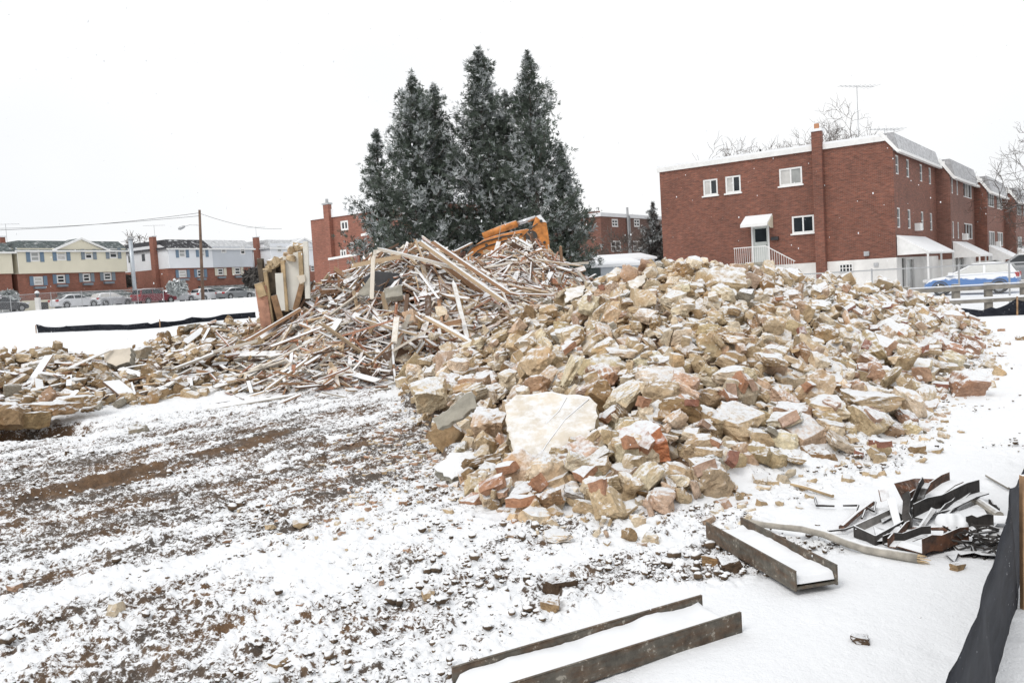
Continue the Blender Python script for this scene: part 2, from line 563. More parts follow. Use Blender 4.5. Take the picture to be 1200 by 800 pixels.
# ------------------------------------------------------------------ the lie of the land
ST_TH = R(34)
HA = Vector((-53.4, 92, 0))                    # nearest corner of the houses across the far street
SN = Vector((math.cos(ST_TH), -math.sin(ST_TH), 0))
def base_z(x, y):
    x, y = np.asarray(x, float), np.asarray(y, float)
    a = x / np.maximum(y, 4.)
    k = 1 - .76 * sstep(-.05, .30, a)
    z = np.clip(y - 14, 0, 66) * .0362 * k
    q = (x - HA.x) * SN.x + (y - HA.y) * SN.y
    left = sstep(-.15, -.28, a)
    z = z + left * .06 * np.exp(-((q - 17.5) / 2.2) ** 2)
    z = z + .06 * fbm(x, y, 6., 3, 5) * sstep(1., 5., np.hypot(x, y))
    return z
def bz(x, y):
    return float(base_z(np.array([x]), np.array([y]))[0])
def gnd(u, v, zoff=0.):
    d = ray(u, v)
    lo = 2.
    Y = 2.
    while Y < 140:
        p = EYE + d * Y
        if p.z <= bz(p.x, p.y) + zoff:
            break
        lo = Y
        Y *= 1.02
    hi = Y
    for _ in range(18):
        m = (lo + hi) / 2
        p = EYE + d * m
        if p.z <= bz(p.x, p.y) + zoff: hi = m
        else: lo = m
    p = EYE + d * hi
    return Vector((p.x, p.y, bz(p.x, p.y)))

def heap(rows, back):
    """rows: (u, v where the heap's foot meets the ground, v of its crest, crest distance) -> height above ground"""
    A, F_, K, H = [], [], [], []
    for u, vf, vc, Yc in rows:
        f = gnd(u, vf)
        c = at(u, vc, Yc)
        A.append(c.x / c.y)
        F_.append(f.y)
        K.append(Yc)
        H.append(max(.02, c.z - bz(c.x, c.y)))
    A, F_, K, H = (np.array(q) for q in (A, F_, K, H))
    da = .02
    A = np.concatenate([[A[0] - da], A, [A[-1] + da]])
    F_ = np.concatenate([[F_[0]], F_, [F_[-1]]])
    K = np.concatenate([[K[0]], K, [K[-1]]])
    H = np.concatenate([[0], H, [0]])
    def h(x, y):
        a = x / np.maximum(y, .5)
        f, k, hh = np.interp(a, A, F_), np.interp(a, A, K), np.interp(a, A, H)
        t = (y - f) / np.maximum(k - f, .2)
        fr = np.where(t < 1, np.clip(t, 0, 1) * (1.28 - .28 * np.clip(t, 0, 1)), 1 - ((y - k) / back) ** 2)
        return np.where(y > 2, hh * np.clip(fr, 0, 1), 0)
    return h
STONES = heap([(488, 478, 452, 14.5), (515, 545, 432, 15), (545, 585, 418, 15.5), (580, 602, 395, 16), (620, 606, 372, 16), (660, 607, 352, 16.3),
               (720, 607, 330, 16.5), (780, 598, 312, 16.8), (815, 590, 305, 17), (850, 578, 313, 17.4), (900, 566, 318, 18), (960, 548, 327, 18.6),
               (1020, 528, 336, 19.5), (1070, 498, 346, 20.5), (1110, 470, 360, 21.5), (1138, 430, 385, 21)], 5.)
TIMBER = heap([(285, 460, 418, 20.5), (320, 462, 388, 21), (360, 462, 350, 21.5), (400, 456, 322, 22), (440, 450, 300, 22), (490, 446, 291, 22), (530, 440, 305, 22),
               (560, 445, 325, 22), (600, 445, 345, 21.5), (640, 440, 362, 21)], 4.)
SPOIL = heap([(520, 428, 345, 25.5), (550, 428, 308, 25.5), (578, 428, 296, 25.5), (600, 428, 281, 25.5), (622, 428, 283, 25.5), (645, 426, 299, 25.5), (675, 424, 327, 25.5), (700, 424, 345, 25.5)], 3.5)
BANK = heap([(-90, 540, 425, 20), (-40, 520, 418, 20), (0, 500, 419, 20.5), (40, 493, 412, 20.5), (80, 488, 414, 20.5), (120, 484, 424, 20.5), (160, 478, 414, 21.5), (200, 472, 396, 22.5),
             (250, 466, 377, 23), (300, 462, 378, 23), (340, 455, 385, 23)], 4.)
PIT0 = gnd(14, 508)
def pit(x, y):
    """the hole dug under the old foundation at the left edge"""
    dx, dy = x - PIT0.x, y - PIT0.y
    return -.55 * np.exp(-((dx / 1.1) ** 2) ** 2 - ((dy / .55) ** 2) ** 2)
def heaps_z(x, y):
    return np.maximum.reduce([STONES(x, y), TIMBER(x, y), SPOIL(x, y), BANK(x, y)])

def seg_d(x, y, p, q):
    ax, ay = q.x - p.x, q.y - p.y
    t = np.clip(((x - p.x) * ax + (y - p.y) * ay) / (ax * ax + ay * ay), 0, 1)
    return np.hypot(x - p.x - t * ax, y - p.y - t * ay)
BARE = []      # strips of disturbed earth: from, to, half width in metres, strength
for (u1, v1, u2, v2, wd, s) in [(-60, 606, 190, 548, .62, 1.0), (190, 548, 330, 506, .42, .95), (330, 506, 430, 478, .35, .85), (-60, 660, 250, 590, .6, .64),
                                (-60, 570, 300, 505, 1.0, .64), (-60, 640, 330, 560, 1.0, .62), (-60, 540, 330, 490, .8, .58), (150, 560, 440, 500, .9, .55), (90, 505, 430, 458, .8, .55), (-40, 545, 200, 500, .7, .5), (-60, 700, 200, 640, .5, .62), (-60, 750, 260, 690, .5, .56), (0, 810, 330, 730, .4, .48), (120, 650, 330, 620, .25, .72), (-40, 525, 120, 500, .3, .62),
                                (440, 655, 640, 690, .5, .50), (560, 640, 840, 610, .6, .47), (640, 680, 860, 650, .45, .52), (330, 745, 470, 715, .35, .47), (180, 790, 420, 770, .3, .44), (420, 530, 480, 480, .6, .60), (380, 600, 540, 600, .5, .42), (250, 500, 430, 470, .8, .55), (880, 650, 960, 640, .3, .5)]:
    BARE.append((gnd(u1, v1), gnd(u2, v2), wd, s))
def dirt_map(x, y):
    wx = x + .55 * fbm(x, y, 1.1, 5, 21, .65)
    wy = y + .55 * fbm(x, y, 1.1, 5, 22, .65)
    ca, sa = math.cos(1.02), math.sin(1.02)                  # streaks run along the wheel tracks
    st = fbm((x * ca + y * sa) / 7., -x * sa + y * ca, .16, 4, 33, .6)
    d = np.zeros_like(x)
    for p, q, wd, s in BARE:
        r = seg_d(wx, wy, p, q)
        d = np.maximum(d, s * sstep(wd * 1.9, wd * .35, r) if s < .9 else s * sstep(wd * 1.35, wd * .5, r))
    u, v, dz = proj(np.stack([x, y, np.zeros_like(x)], -1))
    lft = sstep(2.0, -1.0, x) * sstep(22, 14.5, y) * sstep(0, 1.5, y)
    d = np.maximum(d, lft * (.46 + .22 * np.exp(-((y - 10.8) / 3.) ** 2) * sstep(-.3, -2.2, x) + .42 * fbm(x, y, 1.3, 4, 9)))
    d = np.where(d > .7, d * (.86 + .75 * fbm(x, y, .9, 4, 29)), d)
    d = d + .40 * st * sstep(.1, .4, d) * (x < 1.5)
    rt = sstep(2.5, 5., x) * sstep(26, 16, y) * sstep(4, 7, y)
    d = np.maximum(d, rt * np.clip(.33 + .6 * fbm(x, y, 1.0, 5, 13, .6), 0, .56))
    near_heap = sstep(0., .02, STONES(x, y + .9) + TIMBER(x, y + 1.2) + BANK(x, y + 1.))
    d = np.maximum(d, near_heap * (.36 + .4 * fbm(x, y, .7, 3, 15)))
    return d
def surf(x, y, dirt=None):
    """ground with heaps, without the small bumps"""
    return base_z(x, y) + heaps_z(x, y) + pit(x, y)

def build_ground():
    th = np.concatenate([np.linspace(-math.pi, -.86, 60)[:-1], np.linspace(-.86, .86, 900), np.linspace(.86, math.pi, 60)[1:]])
    rr = [0.25]
    while rr[-1] < 26: rr.append(rr[-1] + max(.013, rr[-1] * .0038))
    while rr[-1] < 130: rr.append(rr[-1] * 1.02)
    while rr[-1] < 290: rr.append(rr[-1] * 1.15)
    rr = np.array(rr)
    T, Q = np.meshgrid(th, rr)
    x, y = Q * np.sin(T), Q * np.cos(T)
    hz = heaps_z(x, y)
    d = dirt_map(x, y)
    onheap = sstep(.05, .25, hz)
    near = sstep(40, 18, Q)
    lump = fbm(x, y, .14, 4, 31, .6)
    lump = np.maximum(lump, -.05)
    fine = fbm(x, y, .07, 3, 41, .6)
    lump = np.where(lump > 0, lump, lump * .5)
    z = base_z(x, y) + hz * .93 + pit(x, y)
    z = z - .22 * sstep(.1, .6, hz)
    bumpy = sstep(.18, .55, d)
    z = z + near * (.035 * fbm(x, y, .7, 4, 51) + .10 * np.minimum(0, fbm(x, y, .32, 2, 55) + .14) * sstep(1.2, 2.5, x) + bumpy * (.11 * lump + .075 * fine + .03 * fbm(x, y, .03, 2, 91)) + (1 - bumpy) * .012 * fine * sstep(.0, .3, fbm(x, y, 1.6, 2, 61)))
    # ruts along the churned track
    p, q, wd, s = BARE[0]
    for off in (-.24, .10, .40):
        r = seg_d(x + .1 * fbm(x, y, .8, 2, 71), y - off, p, q)
        z = z - .07 * np.exp(-(r / .11) ** 2)
    df = np.maximum(d, onheap * .82)
    bank = sstep(.03, .2, BANK(x, y))
    df = np.maximum(df, bank * .85)
    V = np.stack([x, y, z], -1).reshape(-1, 3)
    nr, ntn = x.shape
    i, j = np.meshgrid(np.arange(nr - 1), np.arange(ntn - 1), indexing='ij')
    a = i * ntn + j
    F4 = np.stack([a, a + ntn, a + ntn + 1, a + 1], -1).reshape(-1, 4)[:, ::-1]
    k0 = len(V)
    o = np_mesh('ground', V, F4, M['ground'], smooth=True, fval=df.ravel())
    tag(o, kind='structure')
build_ground()
# ------------------------------------------------------------------ broken stone
def ico(sub):
    bm = bmesh.new()
    bmesh.ops.create_icosphere(bm, subdivisions=sub, radius=1)
    v = np.array([p.co[:] for p in bm.verts])
    f = np.array([[q.index for q in t.verts] for t in bm.faces])
    bm.free()
    return v / np.linalg.norm(v, axis=1, keepdims=True), f
ICO = {k: ico(k) for k in (1, 2, 3, 4, 5)}
def rock(seed, shape, sub, rough=.045):
    """a stone split along a handful of flat breaks, as unit-size vertices; sub 1..4 = how finely it is cut"""
    g = np.random.default_rng(seed)
    if shape == 'flat': asp = np.array([1, g.uniform(.62, .95), g.uniform(.22, .38)])
    elif shape == 'long': asp = np.array([1, g.uniform(.36, .55), g.uniform(.28, .45)])
    else: asp = np.array([1, g.uniform(.68, .95), g.uniform(.5, .8)])
    bm = bmesh.new()
    bmesh.ops.create_cube(bm, size=2)
    if shape != 'round':
        for q in bm.verts: q.co += Vector(g.normal(scale=.17, size=3))
        bmesh.ops.triangulate(bm, faces=bm.faces[:])
    n = int(g.integers(6, 11)) + (8 if shape == 'round' else 0)
    for k in range(n):
        nn = g.normal(size=3)
        nn /= np.linalg.norm(nn)
        sup = np.abs(nn).sum()                       # distance of the cube's far corner
        dd = g.uniform(.58, .82) * sup if shape != 'round' else g.uniform(.92, 1.05)
        r = bmesh.ops.bisect_plane(bm, geom=bm.verts[:] + bm.edges[:] + bm.faces[:], plane_co=Vector(nn * dd), plane_no=Vector(nn), clear_outer=True)
        ed = [q for q in r['geom_cut'] if isinstance(q, bmesh.types.BMEdge)]
        if len(ed) > 2: bmesh.ops.edgeloop_fill(bm, edges=ed)
    bmesh.ops.remove_doubles(bm, verts=bm.verts[:], dist=.03)
    if sub >= 2:
        bmesh.ops.bevel(bm, geom=bm.edges[:], offset=.09 if shape != 'round' else .15, offset_type='OFFSET', segments=2, profile=.5, affect='EDGES', clamp_overlap=True)
    bmesh.ops.triangulate(bm, faces=bm.faces[:])
    lim = {1: 9., 2: 1.2, 3: .55, 4: .24, 5: .15}[sub]
    for _ in range(5):
        ed = [e for e in bm.edges if e.calc_length() > lim]
        if not ed or len(bm.verts) > 2600: break
        bmesh.ops.subdivide_edges(bm, edges=ed, cuts=1)
        bmesh.ops.triangulate(bm, faces=bm.faces[:])
    bm.verts.index_update()
    v = np.array([p.co[:] for p in bm.verts])
    f = np.array([[q.index for q in t.verts] for t in bm.faces])
    bm.free()
    d = v / np.maximum(np.linalg.norm(v, axis=1, keepdims=True), .1)
    disp = np.zeros(len(v))
    for k in range(12):
        ph, kv = g.uniform(0, 6.28), g.normal(size=3) * (1.6 + 1.1 * k)
        disp += rough / (1 + .16 * k) * np.sin(v @ kv + ph)
    v = (v + d * disp[:, None]) * asp
    v = v - (v.max(0) + v.min(0)) / 2
    ext = np.abs(v).max(0)
    return v / ext[0], f, ext / ext[0]
SHAPES = ['flat', 'blocky', 'long', 'round']
BANKS = {}
def rock_bank(sub, n):
    if (sub, n) not in BANKS:
        BANKS[sub, n] = {s: [rock(100 + 31 * k + 7 * i, s, sub) for i in range(n)] for k, s in enumerate(SHAPES)}
    return BANKS[sub, n]
def rotm(ax, an):
    return np.array(Matrix.Rotation(an, 3, Vector(ax)))
def align(nrm):
    return np.array(Vector((0, 0, 1)).rotation_difference(Vector(nrm)).to_matrix())

TONES = {'tan': (.55, .435, .29), 'pale': (.70, .61, .475), 'brown': (.33, .23, .13), 'grey': (.34, .315, .265), 'reddish': (.47, .31, .22), 'peach': (.60, .455, .345)}

class Height:
    def __init__(s, x0, x1, y0, y1, cell, low):
        s.x0, s.y0, s.c = x0, y0, cell
        s.nx, s.ny = int((x1 - x0) / cell), int((y1 - y0) / cell)
        X, Y = np.meshgrid(x0 + (np.arange(s.nx) + .5) * cell, y0 + (np.arange(s.ny) + .5) * cell)
        s.X, s.Y = X, Y
        hh = heaps_z(X, Y)
        s.h = base_z(X, Y) + hh + pit(X, Y) - low * sstep(.02, .45, hh)
        s.t = base_z(X, Y) + hh
        s.block = np.zeros_like(s.h, bool)
    def tgt(s, x, y):
        i = int(min(max((x - s.x0) / s.c, 0), s.nx - 1))
        j = int(min(max((y - s.y0) / s.c, 0), s.ny - 1))
        return s.t[j, i]
    def win(s, x, y, r):
        i0, i1 = max(0, int((x - r - s.x0) / s.c)), min(s.nx, int((x + r - s.x0) / s.c) + 1)
        j0, j1 = max(0, int((y - r - s.y0) / s.c)), min(s.ny, int((y + r - s.y0) / s.c) + 1)
        return slice(j0, j1), slice(i0, i1)
    def at(s, x, y):
        i = int(min(max((x - s.x0) / s.c, 0), s.nx - 1))
        j = int(min(max((y - s.y0) / s.c, 0), s.ny - 1))
        return s.h[j, i]
    def slope(s, x, y, r=.35):
        return ((s.at(x + r, y) - s.at(x - r, y)) / (2 * r), (s.at(x, y + r) - s.at(x, y - r)) / (2 * r))

STONE_LIST = []          # dicts: pos, rot (3x3), size, shape, variant, tone, extents
def drop_stone(H, x, y, size, shape, tone, flat=.75, embed=.55, g=rng):
    var = int(g.integers(0, 8))
    ext = rock_bank(2, 8)[shape][var][2] * size
    sx, sy = H.slope(x, y)
    nrm = np.array([-sx, -sy, 1.])
    nrm /= np.linalg.norm(nrm)
    Rm = rotm((0, 0, 1), g.uniform(0, 6.28))
    if g.random() < flat:
        tilt = rotm((math.cos(q := g.uniform(0, 6.28)), math.sin(q), 0), abs(g.normal(0, R(16))))
    else:
        tilt = rotm((math.cos(q := g.uniform(0, 6.28)), math.sin(q), 0), g.uniform(R(25), R(85)))
    Rm = align(nrm) @ tilt @ Rm
    Eh = np.sqrt((Rm ** 2) @ (ext ** 2))          # half extents of the turned ellipsoid
    sl = H.win(x, y, max(Eh[0], Eh[1]))
    X, Y = H.X[sl], H.Y[sl]
    if X.size == 0: return None
    q = ((X - x) / Eh[0]) ** 2 + ((Y - y) / Eh[1]) ** 2
    ins = q < 1
    if not ins.any() or H.block[sl][ins].mean() > .25: return None
    rest = np.percentile(H.h[sl][ins], 62)
    zc = rest + Eh[2] * (1 - embed)
    if zc > H.tgt(x, y) + .13 + .25 * Eh[2]: return None
    top = zc + Eh[2] * .85 * np.sqrt(np.clip(1 - q, 0, 1))
    H.h[sl] = np.where(ins, np.maximum(H.h[sl], top), H.h[sl])
    return dict(pos=np.array([x, y, zc]), rot=Rm, size=size, shape=shape, var=var, tone=tone, top=zc + Eh[2] * .7, eh=Eh)

HS = Height(-4.5, 17, 5.5, 27, .045, .24)
HB = Height(-17, -1, 11, 28, .06, .16)
HT = Height(-9, 4, 14, 31, .05, .26)
def tone_pick(u, g=rng):
    r = g.random()
    red = .025 + .16 * float(sstep(900, 1120, u))
    if r < red: return 'reddish'
    r = (r - red) / (1 - red)
    return 'tan' if r < .38 else 'pale' if r < .73 else 'peach' if r < .87 else 'brown' if r < .96 else 'grey'

# one-off stones that stand out: (u, v, Y, long half size, shape, tone, turn about the line of sight, label)
ONE_OFF = [
    (842, 337, 15.6, .50, 'blocky', 'tan', 0., 'big layered tan boulder right of the summit of the stone heap'),
    (703, 435, 11.3, .30, 'blocky', 'tan', .3, 'smooth rounded tan boulder above the right edge of the cracked white slab'),
    (735, 465, 9.9, .34, 'long', 'pale', .9, 'long pale block leaning just right above the cracked white slab'),
    (779, 455, 10.3, .33, 'blocky', 'pale', .2, 'bulky pale stone with split layers, right of the long leaning block'),
    (574, 496, 9.6, .21, 'blocky', 'tan', 1.3, 'upright tan block between the grey concrete slab and the white slab'),
    (503, 462, 12.2, .27, 'blocky', 'pale', .1, 'pale square block topped with snow at left end of the stone heap'),
    (664, 582, 7.55, .155, 'blocky', 'pale', .3, 'whitish stone with clean faces at the foot of the stone heap'),
    (720, 580, 7.6, .17, 'blocky', 'tan', .4, 'mottled tan stone at the heap foot, right of the whitish stone'),
    (771, 567, 7.9, .235, 'flat', 'tan', -.2, 'flat tan stone under snow at the foot below the orange chunk'),
    (807, 560, 8.1, .22, 'long', 'tan', 1.5, 'upright tan stone at the foot, right of the flat snowy stone'),
    (740, 547, 8.15, .13, 'round', 'pale', 0., 'small rounded pale stone right under the orange brick chunk'),
    (960, 537, 8.7, .17, 'blocky', 'brown', .2, 'wet brown stone lying alone at the right foot of the stone heap'),
    (902, 547, 8.5, .17, 'blocky', 'tan', .2, 'tan wedge stone at the foot, left of the wet brown stone'),
    (873, 541, 8.6, .15, 'blocky', 'tan', 1.2, 'upright pinkish tan stone at the foot beside the wedge stone'),
    (876, 418, 12.0, .32, 'long', 'brown', 1.25, 'long brown stone standing on end at the middle of the stone heap'),
    (1135, 448, 12.4, .26, 'blocky', 'reddish', .0, 'lone reddish block at the far right foot of the stone heap'),
    (787, 492, 9.3, .09, 'round', 'grey', 0., 'small dark grey rounded stone right of the orange brick chunk'),
]
def one_off(u, v, Y, size, shape, tone, turn, label):
    p = at(u, v, Y)
    var = int(rng.integers(0, 8))
    Rm = align(np.array([0, -.45, .9])) @ rotm((0, 0, 1), turn)
    ext = rock_bank(2, 8)[shape][var][2] * size
    Eh = np.sqrt((Rm ** 2) @ (ext ** 2))
    sl = HS.win(p.x, p.y, max(Eh[0], Eh[1]))
    q = ((HS.X[sl] - p.x) / Eh[0]) ** 2 + ((HS.Y[sl] - p.y) / Eh[1]) ** 2
    z = p.z
    HS.block[sl] |= q < .8
    HS.h[sl] = np.where(q < 1, np.maximum(HS.h[sl], z + Eh[2] * .7 * np.sqrt(np.clip(1 - q, 0, 1))), HS.h[sl])
    STONE_LIST.append(dict(pos=np.array([p.x, p.y, z]), rot=Rm, size=size, shape=shape, var=var, tone=tone, top=9e9, eh=Eh, label=label))
for row in ONE_OFF: one_off(*row)

# traced slabs: outline on the tilted plane the slab lies in, then a real thickness below it
def slab(name, label, cat, outline, u, v, Y, nrm, th, mt, edge=None, H=HS, jitter=.012, sub=True):
    O = at(u, v, Y)
    N = Vector(nrm).normalized()
    P = [hit(a, b, O, N) for a, b in outline]
    pts = []
    for i, p in enumerate(P):                         # ragged broken edge
        q = P[(i + 1) % len(P)]
        L = (q - p).length
        k = max(1, int(L / .06)) if sub else 1
        for s in range(k):
            e = p.lerp(q, s / k)
            jv = Vector(rng.normal(scale=jitter, size=3))
            pts.append(e + (jv - N * jv.dot(N)) * (1 if s else .3))
    n = len(pts)
    cen = sum(pts, Vector()) / n
    m = MB()
    low = [c + (cen - c) * .03 - N * th * .1 + Vector(rng.normal(scale=jitter * .6, size=3)) for c in pts]
    mid = [c - N * th * .55 + (c - cen) * .02 + Vector(rng.normal(scale=jitter * 1.2, size=3)) for c in pts]
    bot = [c - N * th + (cen - c) * .05 + Vector(rng.normal(scale=jitter, size=3)) for c in pts]
    inn = [c + (cen - c) * .05 + N * .004 for c in pts]
    rings = [inn, pts, low, mid, bot]
    vs = [cen + N * .01] + [p for r in rings for p in r]
    fs, ms = [], []
    for i in range(n):
        j = (i + 1) % n
        fs.append((0, 1 + i, 1 + j)); ms.append(0)
        for k in range(4):
            a, b = 1 + k * n, 1 + (k + 1) * n
            fs.append((a + i, b + i, b + j, a + j)); ms.append(0 if k < 1 else 1)
    fs.append(tuple(1 + 4 * n + i for i in range(n))[::-1]); ms.append(1)
    # keep local coordinates small: origin at the centre
    m.add([p - cen for p in vs], fs)
    m.m = ms
    o = m.build(name, [mt, edge or mt])
    o.location = cen
    tag(o, label, cat, kind='thing')
    r = max((p - cen).xy.length for p in pts)
    sl = H.win(cen.x, cen.y, r)
    X, Yy = H.X[sl], H.Y[sl]
    zpl = cen.z - (N.x * (X - cen.x) + N.y * (Yy - cen.y)) / N.z
    ins = np.zeros(X.shape, bool)
    for i in range(n):
        p, q = pts[i], pts[(i + 1) % n]
        c = ((p.y > Yy) != (q.y > Yy)) & (X < (q.x - p.x) * (Yy - p.y) / (q.y - p.y + 1e-9) + p.x)
        ins ^= c
    H.block[sl] |= ins
    H.h[sl] = np.where(ins, np.maximum(H.h[sl], zpl), H.h[sl])
    return o, O, N, cen
big, bO, bN, bC = slab('concrete_slab', 'large cracked white slab lying tilted at front of the stone heap', 'slab',
     [(592, 474), (604, 463), (640, 459), (690, 464), (700, 474), (697, 496), (686, 520), (655, 535), (632, 552), (612, 550), (603, 530), (594, 505)], 645, 505, 8.75, (-.05, -.47, .88), .26, M['plaster'], M['plaster_edge'])
m = MB()
for (u1, v1, u2, v2) in ((690, 468, 662, 492), (662, 492, 640, 522), (640, 522, 632, 536), (664, 466, 655, 482), (655, 482, 640, 497)):      # cracks: dark wedges let into the face
    p, q = hit(u1, v1, bO, bN) - bC, hit(u2, v2, bO, bN) - bC
    m.bar(p + bN * .006, q + bN * .006, .011, .012, bN)
m.build('crack', M['pier_dark'], big)
slab('concrete_slab', 'long grey concrete slab standing on edge left of the cracked white slab', 'slab', [(506, 491), (553, 458), (559, 478), (514, 503)], 532, 482, 9.9, (-.25, -.80, .5), .09, M['concrete'])
slab('concrete_slab', 'flat snowy grey slab lying low at the left foot of the heap', 'slab', [(509, 549), (527, 530), (558, 529), (559, 545), (530, 562)], 534, 545, 8.9, (.05, -.30, .95), .10, M['concrete'])
slab('concrete_slab', 'pale slab with square corners lying high on the left shoulder of the stone heap', 'slab', [(735, 330), (757, 320), (755, 331), (741, 342)], 747, 331, 15.4, (.1, -.5, .85), .16, M['plaster'], M['plaster_edge'])
slab('concrete_slab', 'snowy white block lying in the rubble bank near the tarred plank', 'slab', [(121, 411), (154, 407), (152, 424), (136, 429), (124, 424)], 138, 418, 19.6, (0, -.75, .6), .3, M['plaster'], M['concrete'], H=HB)
slab('concrete_slab', 'pale broken chunk with snowy top at the left saddle between both heaps', 'slab', [(663, 338), (686, 334), (683, 346), (662, 355)], 674, 343, 16.2, (.1, -.4, .9), .3, M['plaster'], M['plaster_edge'])

def scatter_stones():
    n = 0
    # stone heap, small first then a long mixed run
    cx, cy = rng.uniform(-3, 13.8, 15000), rng.uniform(6.4, 24, 15000)
    ch = STONES(cx, cy)
    keep = (ch > .02) & (rng.random(15000) < sstep(0, .12, ch))
    for x, y, hh in zip(cx[keep].tolist(), cy[keep].tolist(), ch[keep].tolist()):
        u, v, dz = proj([x, y, bz(x, y) + hh])
        size = float(np.clip(rng.lognormal(math.log(.090), .54), .03, .28))
        if v < 400: size = min(size, .21)
        s = rng.choice(SHAPES, p=[.26, .44, .16, .14])
        r = drop_stone(HS, x, y, size, s, tone_pick(u), embed=.5)
        if r: STONE_LIST.append(r)
    for k in range(330):                                       # the toe of the heap nearest the camera
        u, v = rng.uniform(545, 850), rng.uniform(548, 606)
        if v > 606 - max(0, (u - 760) * .33) - max(0, (590 - u) * .6): continue
        p = gnd(u, v)
        r = drop_stone(HS, p.x, p.y, float(np.clip(rng.lognormal(math.log(.10), .35), .05, .18)), str(rng.choice(SHAPES, p=[.2, .44, .12, .24])), tone_pick(760), embed=.4)
        if r: STONE_LIST.append(r)
    # dust-coated fines that lodge between the stones and spill out at the foot
    cx, cy = rng.uniform(-3.2, 13.8, 6500), rng.uniform(6.2, 22, 6500)
    ch = np.maximum(STONES(cx, cy), STONES(cx, cy + .45) * .5)
    for x, y, hh in zip(cx.tolist(), cy.tolist(), ch.tolist()):
        if hh < .015 or HS.block[HS.win(x, y, .03)].any(): continue
        s = float(np.clip(rng.lognormal(math.log(.034), .4), .015, .075))
        z = HS.at(x, y) + s * .1
        i, j = int((x - HS.x0) / HS.c), int((y - HS.y0) / HS.c)
        if z > HS.t[j, i] + .02: continue                      # only in the hollows
        a_ = rotm((0, 0, 1), rng.uniform(0, 6)) @ rotm((1, 0, 0), rng.uniform(0, 6))
        STONE_LIST.append(dict(pos=np.array([x, y, z]), rot=a_, size=s, shape=str(rng.choice(SHAPES)), var=int(rng.integers(0, 8)), tone=tone_pick(800), top=-9, eh=np.array([s, s, s])))
    for k in range(900):                                       # crumbs of brick and mortar trodden into the snow left of the heap
        x, y = rng.normal(-1.35, .55), rng.normal(10.2, 1.7)
        if float(STONES(np.array([x]), np.array([y]))[0]) > .02: continue
        s = float(np.clip(rng.lognormal(math.log(.022), .5), .01, .07))
        STONE_LIST.append(dict(pos=np.array([x, y, bz(x, y) + s * .3]), rot=rotm((0, 0, 1), rng.uniform(0, 6)), size=s, shape=str(rng.choice(SHAPES)), var=int(rng.integers(0, 8)), tone=str(rng.choice(['tan', 'pale', 'reddish', 'reddish'])), top=-9, eh=np.array([s, s, s])))
    # strays round its foot
    for k in range(1500):
        a = rng.uniform(-.16, .62)
        y = rng.uniform(6.0, 20)
        x = a * y
        hh = float(STONES(np.array([x]), np.array([y]))[0])
        hn = float(STONES(np.array([x]), np.array([y + 1.0]))[0])
        if hh > .03 or hn < .03: continue
        r = drop_stone(HS, x, y, float(np.clip(rng.lognormal(math.log(.038), .6), .015, .15)), rng.choice(SHAPES), tone_pick(700), embed=.6)
        if r: STONE_LIST.append(r)
    # rubble bank on the left
    for k in range(7000):
        x, y = rng.uniform(-16, -1.5), rng.uniform(12, 26)
        hh = float(BANK(np.array([x]), np.array([y]))[0])
        ht = float(TIMBER(np.array([x]), np.array([y]))[0])
        if hh < .03 or ht > hh + .3: continue
        size = float(np.clip(rng.lognormal(math.log(.078), .5), .03, .22))
        r = drop_stone(HB, x, y, size, rng.choice(SHAPES, p=[.4, .34, .16, .1]), rng.choice(['tan', 'brown', 'grey', 'pale', 'reddish'], p=[.44, .33, .12, .08, .03]), embed=.5)
        if r: STONE_LIST.append(r)
    # the old foundation round the pit
    for (u, v, Y, sz, sh) in ((10, 487, 14.6, .36, 'blocky'), (40, 492, 14.7, .30, 'blocky'), (-14, 490, 14.6, .4, 'blocky'), (24, 481, 15.0, .34, 'flat'), (60, 478, 15.2, .42, 'flat'), (90, 470, 15.7, .42, 'flat')):
        p = at(u, v, Y)
        STONE_LIST.append(dict(pos=np.array(p), rot=rotm((0, 0, 1), rng.uniform(-.3, .3)), size=sz, shape=sh, var=int(rng.integers(0, 8)), tone='brown', top=9e9, eh=np.array([sz, sz, sz * .5])))
scatter_stones()

ORD = ['first', 'second', 'third', 'fourth', 'fifth', 'sixth', 'seventh', 'eighth', 'ninth', 'tenth', 'eleventh', 'twelfth', 'thirteenth', 'fourteenth', 'fifteenth', 'sixteenth', 'seventeenth', 'eighteenth', 'nineteenth', 'twentieth']
def cell_of(u, v, x, y):
    if u < 330 and x < -2.5:
        col = 'left edge' if u < 70 else 'middle' if u < 180 else 'right end'
        row = 'top' if v < 425 else 'face' if v < 462 else 'foot'
        return f'on {row} of rubble bank, {col}'
    row = 'at the foot' if v > 545 else 'low' if v > 490 else 'midway' if v > 430 else 'high up' if v > 370 else 'near the crest'
    col = 'left end' if u < 560 else 'left side' if u < 680 else 'left centre' if u < 780 else 'centre' if u < 880 else 'right centre' if u < 980 else 'right side' if u < 1070 else 'right end'
    return f'{row} on stone heap, {col}'
def label_cells(items, noun, fmt='{tone} {shape}'):
    """one true label for each: look first, then where it lies, then its place from the left among its equals"""
    cells = {}
    for it in items:
        u, v, _ = proj(it['pos'])
        k = (it['desc'], it.get('cell') or cell_of(u, v, *it['pos'][:2]))
        cells.setdefault(k, []).append((float(u), it))
    for (desc, cell), L in cells.items():
        L.sort(key=lambda q: q[0])
        for n, (u, it) in enumerate(L):
            it['label'] = f'{desc} {noun} {cell}' if len(L) == 1 else f'{ORD[min(n, 19)]} from left of {desc} {noun}s {cell}'

def visible(it, H):
    x, y = it['pos'][:2]
    sl = H.win(x, y, it['eh'][0] * .5)
    return H.h[sl].size and np.mean(H.h[sl]) < it['top'] + .04

